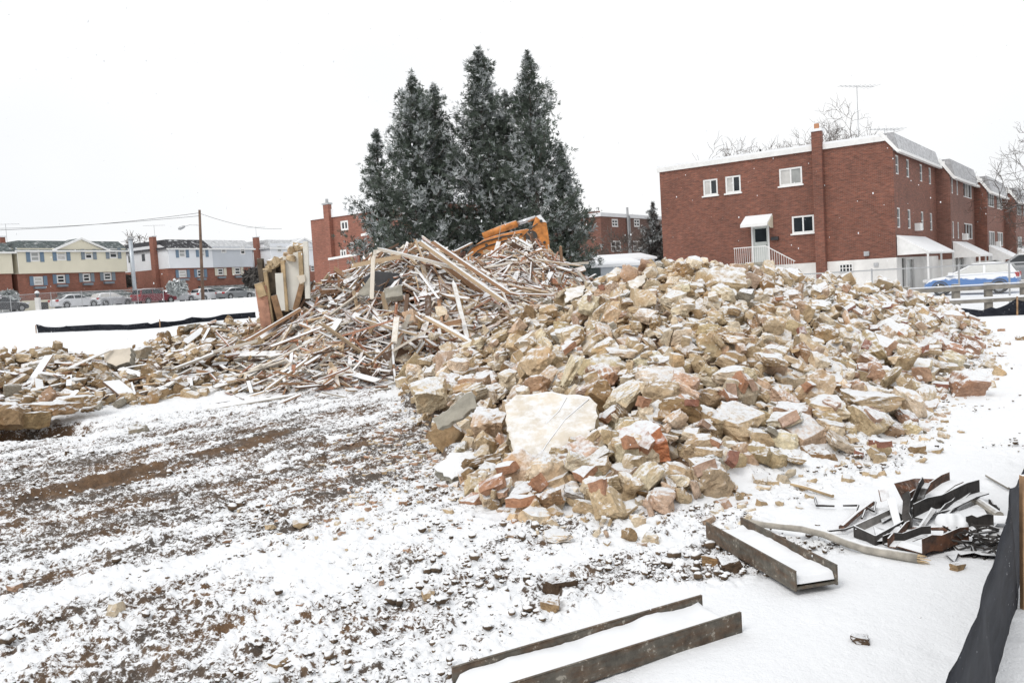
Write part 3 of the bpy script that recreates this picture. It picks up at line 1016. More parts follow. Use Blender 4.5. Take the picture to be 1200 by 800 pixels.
def emit_stones(limit=290):
    big = []
    for it in STONE_LIST:
        if it.get('label'): it['score'] = 1e9; continue
        H = HB if it['pos'][0] < -4.5 else HS
        u, v, dz = proj(it['pos'])
        x, y = it['pos'][:2]
        front = True
        if it['top'] < -5 or not visible(it, H) or u < -15 or u > 1215 or v > 815: it['score'] = 0
        else:
            it['score'] = it['size'] / dz
            c = float(HS.at(x, y - .8)) if H is HS else 0
            # hidden behind the crest?
            t = np.linspace(.35, .97, 40)
            pr = np.array(EYE) + (it['pos'] + [0, 0, it['eh'][2] * .6] - np.array(EYE)) * t[:, None]
            for q in pr:
                if H.x0 < q[0] < H.x0 + H.nx * H.c and H.y0 < q[1] < H.y0 + H.ny * H.c and H.at(q[0], q[1]) > q[2] + .02:
                    it['score'] = 0
                    break
    order = sorted(STONE_LIST, key=lambda i: -i['score'])
    ind, rest = order[:limit], order[limit:]
    for it in ind:
        it['desc'] = {'tan': 'tan', 'pale': 'pale', 'brown': 'brown', 'grey': 'grey', 'reddish': 'reddish', 'peach': 'peach'}[it['tone']] + ' ' + {'flat': 'flat', 'blocky': 'blocky', 'long': 'elongated', 'round': 'rounded'}[it['shape']]
    label_cells([i for i in ind if not i.get('label')], 'stone')
    bank = rock_bank(4, 8)
    bank2 = rock_bank(5, 8) if False else None
    meshes = {}
    for it in ind:
        key = (it['shape'], it['var'])
        if key not in meshes:
            V, f, e = bank[it['shape']][it['var']]
            o = np_mesh('rubble_stone', V, f, M['stone'], smooth=True)
            o.data.set_sharp_from_angle(angle=R(24))
            meshes[key] = o.data
        else:
            o = bpy.data.objects.new('rubble_stone', meshes[key])
            C.objects.link(o)
        mw = Matrix(it['rot'].tolist()).to_4x4() @ Matrix.Scale(it['size'], 4)
        mw.translation = Vector(it['pos'])
        o.matrix_world = mw
        k = rng.uniform(.82, 1.15)
        o.color = (*[min(1, c * k * rng.uniform(.96, 1.04)) for c in TONES[it['tone']]], 1)
        where = 'rubble bank' if 'bank' in it['label'] else 'stone heap'
        tag(o, it['label'], 'stone', 'broken stones of the ' + where)
    # the rest, too many to count
    b2, b1 = rock_bank(3, 4), rock_bank(2, 8)
    parts = {}
    V_, F_, C_ = [], [], []
    n = 0
    for it in rest:
        if it['score'] > .009: V, f, _ = rock_bank(3, 8)[it['shape']][it['var']]
        else: V, f, _ = b1[it['shape']][it['var']]
        V_.append((V * it['size']) @ it['rot'].T + it['pos'])
        F_.append(f + n)
        k = rng.uniform(.8, 1.15)
        C_.append(np.repeat([np.array(TONES[it['tone']]) * k], len(V), 0))
        n += len(V)
    o = np_mesh('small_rubble', np.concatenate(V_), np.concatenate(F_), M['rubble'], smooth=False, col=np.concatenate(C_))
    tag(o, 'countless smaller broken stones filling the stone heap and the rubble bank', 'rubble', kind='stuff')

# ------------------------------------------------------------------ bricks
def emit_bricks():
    items = []
    def brick_bm(g):
        m = bmesh.new()
        bmesh.ops.create_cube(m, size=1)
        for v in m.verts: v.co = Vector((v.co.x * .205, v.co.y * .1, v.co.z * .062))
        bmesh.ops.subdivide_edges(m, edges=m.edges[:], cuts=2, use_grid_fill=True)
        for v in m.verts: v.co += Vector(g.normal(scale=.0035, size=3))
        e = g.uniform(-.02, .105)
        co, no = Vector((e, 0, 0)), Vector((1, g.normal() * .35, g.normal() * .3))
        r = bmesh.ops.bisect_plane(m, geom=m.verts[:] + m.edges[:] + m.faces[:], plane_co=co, plane_no=no, clear_outer=True)
        ed = [q for q in r['geom_cut'] if isinstance(q, bmesh.types.BMEdge)]
        if ed: bmesh.ops.edgeloop_fill(m, edges=ed)
        me = bpy.data.meshes.new('brick')
        m.to_mesh(me)
        m.free()
        me.materials.append(M['red'])
        return me
    g = np.random.default_rng(5)
    ms = [brick_bm(g) for _ in range(8)]
    spots = [(552, 588), (577, 574), (600, 566), (628, 572), (612, 590), (760, 520), (742, 524), (690, 560), (706, 574), (756, 476), (715, 490), (664, 416), (870, 456), (880, 448), (846, 462), (858, 468),
             (926, 505), (1060, 380), (1066, 350), (1092, 348), (1033, 522), (1006, 535), (1040, 360), (980, 345), (1016, 350), (705, 345), (690, 352), (808, 480), (826, 500), (800, 470), (1110, 352), (1100, 372), (790, 520), (852, 500), (838, 520)]
    cand = list(spots)
    for k in range(24):
        u = 640 + 520 * math.sqrt(g.random())
        cand.append((u, g.uniform(345, 560)))
    for (u, v) in cand:
        d = ray(u, v)
        Y = 6.
        while Y < 24:
            p = EYE + d * Y
            if p.z < HS.at(p.x, p.y): break
            Y += .03
        if Y >= 24 or not (HS.x0 < p.x < HS.x0 + HS.nx * HS.c): continue
        if float(STONES(np.array([p.x]), np.array([p.y]))[0]) < .01 and (u, v) not in spots: continue
        if HS.block[HS.win(p.x, p.y, .1)].any() and (u, v) not in spots[:13]: continue
        sl = HS.slope(p.x, p.y, .15)
        Rm = align(np.array([-sl[0], -sl[1], 1.]) / math.sqrt(1 + sl[0] ** 2 + sl[1] ** 2)) @ rotm((1, 0, 0), g.normal() * .35) @ rotm((0, 1, 0), g.normal() * .3) @ rotm((0, 0, 1), g.uniform(0, 6.28))
        sc_ = g.uniform(.9, 1.1)
        if (u, v) in spots[:13]: sc_ *= 1.25
        z = HS.at(p.x, p.y) + (.02 if (u, v) in spots[:13] else .004)
        items.append(dict(pos=np.array([p.x, p.y, z]), rot=Rm, size=sc_, desc='orange' if (u, v) in spots[:13] else str(g.choice(['red', 'orange', 'pinkish'], p=[.3, .4, .3])), var=int(g.integers(0, 8))))
    label_cells(items, 'brick')
    COLS = {'red': (.31, .15, .11), 'orange': (.46, .26, .17), 'pinkish': (.48, .34, .27)}
    for it in items:
        o = bpy.data.objects.new('broken_brick', ms[it['var']])
        C.objects.link(o)
        mw = Matrix(it['rot'].tolist()).to_4x4() @ Matrix.Scale(it['size'], 4)
        mw.translation = Vector(it['pos'])
        o.matrix_world = mw
        o.color = (*COLS[it['desc']], 1)
        tag(o, it['label'], 'brick', 'broken bricks in the stone heap')
emit_stones()
emit_bricks()
# the orange chunk of brickwork
p = at(750, 521, 8.25)
V, f, e = rock(77, 'blocky', 4)
o = np_mesh('brickwork_chunk', V * .21, f, M['red'], smooth=True)
o.data.set_sharp_from_angle(angle=R(24))
o.location = p
o.rotation_euler = (.2, -.25, .3)
o.color = (.50, .20, .10, 1)
tag(o, 'orange chunk of brickwork under snow, right of the cracked white slab', 'brick chunk')

# ------------------------------------------------------------------ frozen clods over the churned ground
def emit_clods():
    g = np.random.default_rng(3)
    V1, f1 = ICO[2]
    bank = [V1 * (1 + sum(.16 / (1 + .3 * j) * np.sin(V1 @ g.normal(size=3) * (2 + j) + g.uniform(0, 6)) for j in range(6)))[:, None] for k in range(10)]
    V_, F_, n, cnt = [], [], 0, 0
    tries = 0
    while cnt < 2600 and tries < 90000:
        tries += 4000
        Y = np.exp(g.uniform(math.log(3.0), math.log(15), 4000))
        a = g.uniform(-.72, .62, 4000)
        x = a * Y
        d = dirt_map(x, Y)
        h = heaps_z(x, Y)
        for k in np.nonzero((g.random(4000) < sstep(.30, .6, d) * sstep(1.1, .6, d) * (.25 + .75 * sstep(-1.6, .3, x)) * sstep(-.10, .16, fbm(x, Y, .7, 3, 77)) + .002) & (h < .03))[0]:
            s = float(np.clip(g.lognormal(math.log(.009), .55), .004, .045)) * (1 + .03 * Y[k])
            b = bank[g.integers(0, 10)] * s * np.array([1, g.uniform(.7, 1), g.uniform(.55, .9)])
            t = g.uniform(0, 6.28)
            Rz = np.array([[math.cos(t), -math.sin(t), 0], [math.sin(t), math.cos(t), 0], [0, 0, 1]])
            z = bz(x[k], Y[k]) + .012 * float(d[k] > .3) + s * .4
            V_.append(b @ Rz.T + [x[k], Y[k], z])
            F_.append(f1 + n)
            n += len(b)
            cnt += 1
            if cnt >= 2600: break
    o = np_mesh('frozen_clods', np.concatenate(V_), np.concatenate(F_), M['clod'], smooth=True)
    tag(o, 'snow-dusted clods of frozen earth strewn over the churned foreground', 'clods', kind='stuff')
emit_clods()
# ------------------------------------------------------------------ splintered timber
WTONE = {'brown': (.36, .215, .125), 'tan': (.54, .41, .27), 'grey': (.42, .385, .33), 'dark': (.15, .09, .058), 'reddish': (.42, .21, .13), 'painted': (.69, .64, .56)}
def board_unit(seed):
    """a plank one unit long, wide and thick, its ends snapped unevenly"""
    g = np.random.default_rng(900 + seed)
    nx = 7
    V, Fq = [], []
    bow = g.normal(scale=.35)
    tw = g.normal(scale=.05)
    ny = 3
    for i in range(nx):
        t = i / (nx - 1) - .5
        for sz in (-.5, .5):
            for j in range(ny):
                y = j / (ny - 1) - .5
                x = t
                if i in (0, nx - 1): x += g.normal(scale=.022)
                V.append((x, y + tw * t * 2, sz + bow * (.25 - t * t) * 2))
    def I(i, s, j): return i * 2 * ny + s * ny + j
    for i in range(nx - 1):
        for j in range(ny - 1):
            Fq.append((I(i, 1, j), I(i + 1, 1, j), I(i + 1, 1, j + 1), I(i, 1, j + 1)))
            Fq.append((I(i, 0, j), I(i, 0, j + 1), I(i + 1, 0, j + 1), I(i + 1, 0, j)))
        Fq.append((I(i, 0, 0), I(i + 1, 0, 0), I(i + 1, 1, 0), I(i, 1, 0)))
        Fq.append((I(i, 0, ny - 1), I(i, 1, ny - 1), I(i + 1, 1, ny - 1), I(i + 1, 0, ny - 1)))
    for j in range(ny - 1):
        Fq.append((I(0, 0, j), I(0, 1, j), I(0, 1, j + 1), I(0, 0, j + 1)))
        Fq.append((I(nx - 1, 0, j), I(nx - 1, 0, j + 1), I(nx - 1, 1, j + 1), I(nx - 1, 1, j)))
    return np.array(V), np.array(Fq)
BOARDS = [board_unit(k) for k in range(10)]
def board_rot(d, roll):
    d = np.asarray(d, float)
    d = d / np.linalg.norm(d)
    s = np.cross([0, 0, 1], d)
    s /= max(1e-6, np.linalg.norm(s))
    u = np.cross(d, s)
    c, q = math.cos(roll), math.sin(roll)
    return np.stack([d, s * c + u * q, u * c - s * q], 1)
BOARD_LIST = []
def drop_board(H, x, y, yaw, L, wd, th, tone, pitch=0., roll=0., lift=0.):
    dx, dy = math.cos(yaw) * L / 2, math.sin(yaw) * L / 2
    tt = np.linspace(-1, 1, 7)
    hs = np.array([H.at(x + dx * t, y + dy * t) for t in tt])
    sl = np.polyfit(tt * L / 2, hs, 1)
    z = max(np.mean(hs) * .5 + hs.max() * .5, hs[3]) - .01 + lift
    if z > H.tgt(x, y) + .30: return None
    an = math.atan(sl[0]) * .85 + pitch
    d = np.array([math.cos(yaw) * math.cos(an), math.sin(yaw) * math.cos(an), math.sin(an)])
    pos = np.array([x, y, z + th / 2])
    for t in np.linspace(-1, 1, max(3, int(L / H.c))):
        px, py = x + dx * t, y + dy * t
        i, j = int((px - H.x0) / H.c), int((py - H.y0) / H.c)
        if 0 <= i < H.nx and 0 <= j < H.ny:
            zz = pos[2] + d[2] * t * L / 2
            H.h[j, i] = max(H.h[j, i], zz * .45 + H.h[j, i] * .55 if zz > H.h[j, i] else H.h[j, i])
    it = dict(pos=pos, rot=board_rot(d, roll), size=np.array([L, wd, th]), tone=tone, top=pos[2] + .05, var=int(rng.integers(0, 10)), L=L)
    BOARD_LIST.append(it)
    return it
def stick(u1, v1, Y1, u2, v2, Y2, wd, th, tone, label, roll=0.):
    p, q = at(u1, v1, Y1), at(u2, v2, Y2)
    c = (p + q) / 2
    d = q - p
    BOARD_LIST.append(dict(pos=np.array(c), rot=board_rot(d, roll), size=np.array([d.length, wd, th]), tone=tone, top=9e9, var=int(rng.integers(0, 10)), L=d.length, label=label))
def scatter_boards():
    for k in range(19000):
        x, y = (rng.uniform(-7.5, 3.2), rng.uniform(14.5, 24.5)) if k % 3 else (rng.uniform(-2.5, 3.2), rng.uniform(22, 27.5))
        A = np.array([x]), np.array([y])
        ht, hs = float(TIMBER(*A)[0]), float(SPOIL(*A)[0])
        hh = max(ht, hs)
        if hh < .03: continue
        if float(STONES(*A)[0]) > hh: continue
        far = hs > ht
        L = float(np.clip(rng.lognormal(math.log(.48 if not far else .42), .55), .12, 2.2))
        wd = float(rng.choice([.035, .05, .07, .09, .14, .19], p=[.2, .22, .22, .18, .12, .06]))
        th = float(rng.choice([.012, .02, .035, .045], p=[.3, .3, .2, .2]))
        yaw = rng.normal(0, .75)
        sgn = -1 if x < -3.2 else 1
        pitch = rng.normal(0, .22)
        if rng.random() < .10: pitch = rng.uniform(-1.2, 1.2)
        drop_board(HT, x, y, yaw, L, wd, th, str(rng.choice(list(WTONE), p=[.28, .22, .10, .10, .16, .14])), pitch, rng.normal(0, .5), rng.uniform(-.05, .04))
    for k in range(480):                                   # strays over the bank and the trampled ground before the heap
        x, y = rng.uniform(-11, -.5), rng.uniform(12.5, 22)
        A = np.array([x]), np.array([y])
        if max(float(TIMBER(*A)[0]), float(STONES(*A)[0])) > .05: continue
        ba = float(BANK(*A)[0])
        if ba < .05 and not (float(TIMBER(np.array([x]), np.array([y + 1.4]))[0]) > .05): continue
        L = float(np.clip(rng.lognormal(math.log(.45), .55), .12, 1.6))
        drop_board(HB if x < -2 else HT, x, y, rng.normal(0, .8), L, float(rng.choice([.04, .07, .10, .16])), float(rng.choice([.015, .03])), str(rng.choice(list(WTONE))), rng.normal(0, .15), rng.normal(0, .4), .01)
scatter_boards()
for row in [
    (492, 283, 20.6, 592, 354, 19.2, .10, .08, 'tan', 'long snow-topped beam running down from the timber heap summit, upper of two'),
    (507, 283, 20.8, 598, 344, 19.6, .10, .08, 'brown', 'long brown beam just above its parallel twin at the timber heap summit'),
    (445, 292, 21.2, 548, 318, 20.2, .16, .07, 'painted', 'long pale plank lying along the top of the timber heap'),
    (412, 312, 20.6, 470, 301, 20.9, .15, .10, 'tan', 'thick tan beam lying across the top left of the timber heap'),
    (437, 302, 19.8, 436, 350, 19.3, .09, .05, 'painted', 'pale upright stud standing in front of the dark hollow'),
    (532, 333, 19.4, 556, 430, 17.6, .09, .05, 'painted', 'long snowy lath hanging steeply down the face of the timber heap'),
    (462, 410, 18.2, 508, 383, 18.2, .30, .05, 'painted', 'wide pale board lying slanted at the middle of the timber heap'),
    (503, 384, 18.2, 540, 376, 18.3, .10, .10, 'brown', 'short brown beam beside the wide pale board'),
    (465, 372, 18.6, 462, 401, 18.2, .12, .05, 'painted', 'short upright pale board left of the wide pale board'),
    (292, 398, 19.6, 352, 362, 20.2, .14, .07, 'brown', 'long bent brown plank rising from the rubble bank to the timber heap'),
    (207, 431, 18.9, 252, 414, 19.3, .26, .05, 'grey', 'wide snowy grey plank lying on the rubble bank'),
    (250, 412, 19.2, 302, 399, 19.4, .16, .06, 'painted', 'pale snowy plank end to end with the wide grey plank'),
    (130, 447, 17.4, 153, 466, 17.0, .34, .05, 'dark', 'black tarred plank with snowy edge leaning on the rubble bank'),
    (656, 311, 24.6, 690, 308, 24.6, .22, .06, 'painted', 'white board sticking out at the right end of the far debris heap'),
    (662, 304, 25.4, 618, 320, 25.0, .10, .05, 'tan', 'thin tan board poking up beside the excavator stick'),
    (344, 372, 20.6, 368, 330, 20.9, .14, .05, 'dark', 'dark board leaning against the back of the broken wall'),
    (575, 415, 16.0, 500, 372, 17.6, .10, .06, 'tan', 'tan joist sloping into the saddle between both heaps'),
    (395, 395, 18.6, 470, 372, 18.8, .08, .04, 'reddish', 'long thin reddish batten low across the timber heap'),
    (418, 372, 19.0, 488, 392, 18.4, .09, .05, 'tan', 'long tan batten sloping right across the timber heap'),
]: stick(*row)

def emit_boards(limit=285):
    for it in BOARD_LIST:
        if it.get('label'): it['score'] = 1e9; continue
        u, v, dz = proj(it['pos'])
        H = HB if it['pos'][0] < -6.5 else HT
        x, y = it['pos'][:2]
        it['score'] = 0
        if u < -10 or u > 1210: continue
        if H.at(x, y) > it['pos'][2] + .05: continue
        t = np.linspace(.4, .975, 40)
        pr = np.array(EYE) + (it['pos'] + [0, 0, .05] - np.array(EYE)) * t[:, None]
        ok = True
        for q in pr:
            for K in (HT, HS):
                if K.x0 < q[0] < K.x0 + K.nx * K.c and K.y0 < q[1] < K.y0 + K.ny * K.c and K.at(q[0], q[1]) > q[2] + .03: ok = False
        if ok:
            e = it['rot'][:, 0] * it['L'] / 2
            a, b, _ = proj(it['pos'] - e)
            c, d, _ = proj(it['pos'] + e)
            it['score'] = math.hypot(a - c, b - d) * (it['size'][1] + .02) ** .5
    order = sorted(BOARD_LIST, key=lambda i: -i['score'])
    ind, rest = order[:limit], order[limit:]
    for it in ind:
        if it.get('label'): continue
        u, v, dz = proj(it['pos'])
        e = it['rot'][:, 0]
        a, b, _ = proj(it['pos'] - e * .1)
        c, d, _ = proj(it['pos'] + e * .1)
        an = abs(math.degrees(math.atan2(d - b, c - a))) % 180
        lie = 'upright' if 55 < an < 125 else 'level' if an < 14 or an > 166 else 'slanting'
        it['desc'] = f"{'long' if it['L'] > .95 else 'short'} {it['tone']} {lie}"
        y = it['pos'][1]
        if y > 23.2 and u > 520: where = 'debris heap by excavator'
        elif u < 290: where = 'rubble bank'
        else: where = 'timber heap'
        row = 'near crest' if v < 335 else 'midway' if v < 385 else 'low'
        if where == 'timber heap': col = 'left' if u < 390 else 'left centre' if u < 440 else 'centre' if u < 490 else 'right centre' if u < 545 else 'right'
        elif where == 'rubble bank': col = 'left' if u < 150 else 'right'; row = 'high' if v < 430 else 'low'
        else: col = 'left' if u < 600 else 'right'; row = 'high' if v < 320 else 'low'
        it['cell'] = f'{row} on {where}, {col}'
        it['where'] = where
    label_cells([i for i in ind if not i.get('label')], 'board')
    ms = []
    for V, f in BOARDS:
        o = np_mesh('timber_board', V, f, M['wood'])
        ms.append(o.data)
        bpy.data.objects.remove(o)
    for it in ind:
        o = bpy.data.objects.new('timber_board', ms[it['var']])
        C.objects.link(o)
        mw = Matrix(it['rot'].tolist()).to_4x4() @ Matrix.Diagonal((*it['size'], 1))
        mw.translation = Vector(it['pos'])
        o.matrix_world = mw
        k = rng.uniform(.8, 1.2)
        o.color = (*[min(1, c * k) for c in WTONE[it['tone']]], 1)
        tag(o, it['label'], 'board', 'splintered boards of the ' + it.get('where', 'timber heap'))
    V_, F_, C_, n = [], [], [], 0
    for it in rest:
        V, f = BOARDS[it['var']]
        V_.append((V * it['size']) @ it['rot'].T + it['pos'])
        F_.append(f + n)
        C_.append(np.repeat([np.array(WTONE[it['tone']]) * rng.uniform(.75, 1.2)], len(V), 0))
        n += len(V)
    o = np_mesh('splintered_timber', np.concatenate(V_), np.concatenate(F_), M['splinters'], col=np.concatenate(C_))
    tag(o, 'countless smaller boards and splinters filling the timber heap and debris heap', 'timber debris', kind='stuff')
emit_boards()

# sheets lying in the timber heap
def sheet(name, label, cat, u, v, Y, outline, nrm, th, mt):
    return slab(name, label, cat, outline, u, v, Y, nrm, th, mt, H=HT, jitter=.008)
sheet('tar_sheet', 'black tar sheet forming the dark hollow under the timber heap summit', 'sheet', 448, 328, 20.5, [(424, 326), (440, 317), (466, 320), (476, 336), (462, 346), (440, 342), (426, 346)], (.1, -.9, .43), .02, M['tar'])  # black sheet standing in for the shade of the cavity
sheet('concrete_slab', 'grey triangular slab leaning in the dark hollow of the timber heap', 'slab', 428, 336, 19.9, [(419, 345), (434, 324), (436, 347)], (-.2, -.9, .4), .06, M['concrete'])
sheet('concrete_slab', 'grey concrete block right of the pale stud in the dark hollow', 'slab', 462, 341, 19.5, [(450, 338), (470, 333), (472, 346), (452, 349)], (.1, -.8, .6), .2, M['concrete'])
sheet('sheet_metal', 'bent grey sheet of metal in the debris heap below the excavator', 'sheet', 614, 332, 24.2, [(606, 340), (611, 322), (624, 316), (622, 344)], (-.2, -.85, .5), .01, M['scrap_grey'])

# the last standing piece of the demolished house
def wall_remnant():
    base = at(330, 382, 20.6)
    t = thing('broken_wall', 'standing fragment of a demolished house wall with white door panel and pink pier', 'wall fragment', base)
    def B(name, rows, mt, jit=0):
        m = MB()
        for u1, v1, u2, v2, Y, wd, dp in rows:
            p, q = at(u1, v1, Y) - base, at(u2, v2, Y) - base
            m.bar(p, q, wd, dp, (0, -1, 0))
        o = m.build(name, mt, t, bevel=.008)
        return o
    B('pier', [(314, 382, 307, 335, 20.6, .26, .3)], M['pier_pink'])
    B('pier_cap', [(303, 341, 312, 338, 20.55, .34, .36)], M['plank_tan'])
    B('post', [(309, 340, 305, 303, 20.7, .12, .2)], M['pier_dark'])
    B('post', [(319, 380, 311, 318, 20.55, .09, .10)], M['plank_tan'])
    B('post', [(324, 352, 319, 314, 20.75, .22, .2)], M['pier_dark'])
    B('plank', [(329, 375, 321, 346, 20.5, .16, .05)], M['plank_brown'])
    B('plank', [(330, 364, 327, 320, 20.5, .19, .04)], M['panel_white'])
    B('plank', [(336, 365, 331, 305, 20.52, .10, .06)], M['plank_tan'])
    m = MB()
    m.prism([at(u, v, 20.6) - base for u, v in ((335, 362), (331, 300), (352, 294), (356, 330), (352, 352), (344, 364))], Vector((0, .08, 0)))
    m.build('door_panel', M['panel_white'], t, bevel=.006)
    B('stud', [(354, 333, 352, 295, 20.5, .10, .08)], M['plank_tan'])
    B('stud', [(361, 350, 358, 283, 20.55, .12, .09)], M['panel_white'])
    B('plank', [(346, 363, 354, 333, 20.5, .13, .05)], M['plank_brown'])
    m = MB()
    m.prism([at(u, v, 20.45) - base for u, v in ((347, 323), (357, 322), (358, 330), (352, 333))], Vector((0, .2, 0)))
    m.build('broken_plaster', M['plaster'], t, bevel=.01)
    V_, F_, n = [], [], 0
    for k in range(46):
        V, f, e = rock_bank(2, 8)[str(rng.choice(SHAPES))][int(rng.integers(0, 8))]
        c = at(rng.uniform(308, 350), 0, 20.6)
        u = rng.uniform(308, 352)
        p = at(u, 318 - (u - 308) * .62 + rng.uniform(-3, 6), rng.uniform(20.55, 21.0)) - base
        a = rotm((0, 0, 1), rng.uniform(0, 6)) @ rotm((1, 0, 0), rng.uniform(0, 6))
        V_.append((V * rng.uniform(.06, .16)) @ a.T + np.array(p))
        F_.append(f + n)
        n += len(V)
    o = np_mesh('rubble_fill', np.concatenate(V_), np.concatenate(F_), M['rubble'], t, col=np.repeat([TONES['tan']], n, 0))
    # wall body behind the panels, from the heap up
    m = MB()
    m.prism([at(u, v, 20.75) - base for u, v in ((312, 385), (309, 318), (333, 303), (356, 297), (362, 352), (352, 372))], Vector((0, .24, 0)))
    m.build('wall_core', M['pier_dark'], t)
wall_remnant()
# ------------------------------------------------------------------ houses
class Frame:
    """local x along the street front, local y into the house, z up from sea level"""
    def __init__(s, O, th):
        s.O = Vector((O.x, O.y, 0))
        s.ax = Vector((math.sin(th), math.cos(th), 0))
        s.ay = Vector((-s.ax.y, s.ax.x, 0))
        s.rot = math.atan2(s.ax.y, s.ax.x)
    def front(s, u, v, d=0.):
        p = hit(u, v, s.O + s.ay * d, s.ay) - s.O
        return p.dot(s.ax), p.z
    def side(s, u, v, d=0.):
        p = hit(u, v, s.O + s.ax * d, s.ax) - s.O
        return p.dot(s.ay), p.z
    def w(s, x, y, z):
        return s.O + s.ax * x + s.ay * y + Vector((0, 0, z))
def L3(wall, t, d, z):
    return Vector((t, d, z)) if wall == 'front' else Vector((d, t, z))
def wall_face(m, wall, t0, t1, z0, z1, holes=(), mi=0, rev=.12, off=0.):
    ts = sorted({t0, t1, *[q for h in holes for q in h[:2]]})
    zs = sorted({z0, z1, *[q for h in holes for q in h[2:4]]})
    for a, b in zip(ts, ts[1:]):
        for c, d in zip(zs, zs[1:]):
            ct, cz = (a + b) / 2, (c + d) / 2
            if any(h[0] < ct < h[1] and h[2] < cz < h[3] for h in holes): continue
            m.quad(L3(wall, a, off, c), L3(wall, b, off, c), L3(wall, b, off, d), L3(wall, a, off, d), mi=mi)
    for a, b, c, d in [h[:4] for h in holes]:
        P = [(a, c), (b, c), (b, d), (a, d)]
        for k in range(4):
            p, q = P[k], P[(k + 1) % 4]
            m.quad(L3(wall, p[0], off, p[1]), L3(wall, q[0], off, q[1]), L3(wall, q[0], off + rev, q[1]), L3(wall, p[0], off + rev, p[1]), mi=mi)
def window(par, wall, h, cols=2, rows=1, glass=('glass',), fw=.07, off=0., mt='white', name='window', sill=False):
    a, b, c, d = h
    m = MB()
    def bar(t0, t1, z0, z1, d0=.02, d1=.09):
        lo, hi = L3(wall, t0, off + d0, z0), L3(wall, t1, off + d1, z1)
        m.box(lo, hi)
    bar(a, a + fw, c, d); bar(b - fw, b, c, d); bar(a + fw, b - fw, c, c + fw); bar(a + fw, b - fw, d - fw, d)
    for k in range(1, cols):
        t = a + (b - a) * k / cols
        bar(t - fw * .4, t + fw * .4, c + fw, d - fw, .03, .085)
    for k in range(1, rows):
        z = c + (d - c) * k / rows
        bar(a + fw, b - fw, z - fw * .35, z + fw * .35, .035, .08)
    o = m.build(name, M[mt], par)
    m = MB()
    n = cols
    for k in range(n):
        t0, t1 = a + (b - a) * k / n, a + (b - a) * (k + 1) / n
        m.quad(L3(wall, t0, off + .075, c), L3(wall, t1, off + .075, c), L3(wall, t1, off + .075, d), L3(wall, t0, off + .075, d), mi=k % len(glass))
    m.build('pane', [M[g] for g in glass], o)
    if sill:
        m = MB()
        m.box(L3(wall, a - .08, off - .10, c - .09), L3(wall, b + .08, off + .02, c - .003))
        m.build('sill', M['white_trim'], o)
    return o
def rect_px(fr, wall, u0, v0, u1, v1):
    f = fr.front if wall == 'front' else fr.side
    t0, z0 = f((u0 + u1) / 2, v0)
    t1, z1 = f((u0 + u1) / 2, v1)
    ta, _ = f(u0, (v0 + v1) / 2)
    tb, _ = f(u1, (v0 + v1) / 2)
    return (min(ta, tb), max(ta, tb), min(z0, z1), max(z0, z1))
def antenna(par, base, h, span=1.6, along=(1, 0, 0)):
    a = Vector(along)
    m = MB()
    b = Vector(base)
    m.tube([b, b + Vector((0, 0, h))], .022, 5)
    m.tube([b + a * -span * .5 + Vector((0, 0, h - .05)), b + a * span * .5 + Vector((0, 0, h - .05))], .016, 5)
    sd = a.cross(Vector((0, 0, 1)))
    for k in range(9):
        c = b + a * (span * (k / 8 - .5)) + Vector((0, 0, h - .05))
        l = .18 + .05 * k
        m.tube([c - sd * l, c + sd * l], .010, 4)
    m.build('antenna', M['galv'], par)

GB = base_z
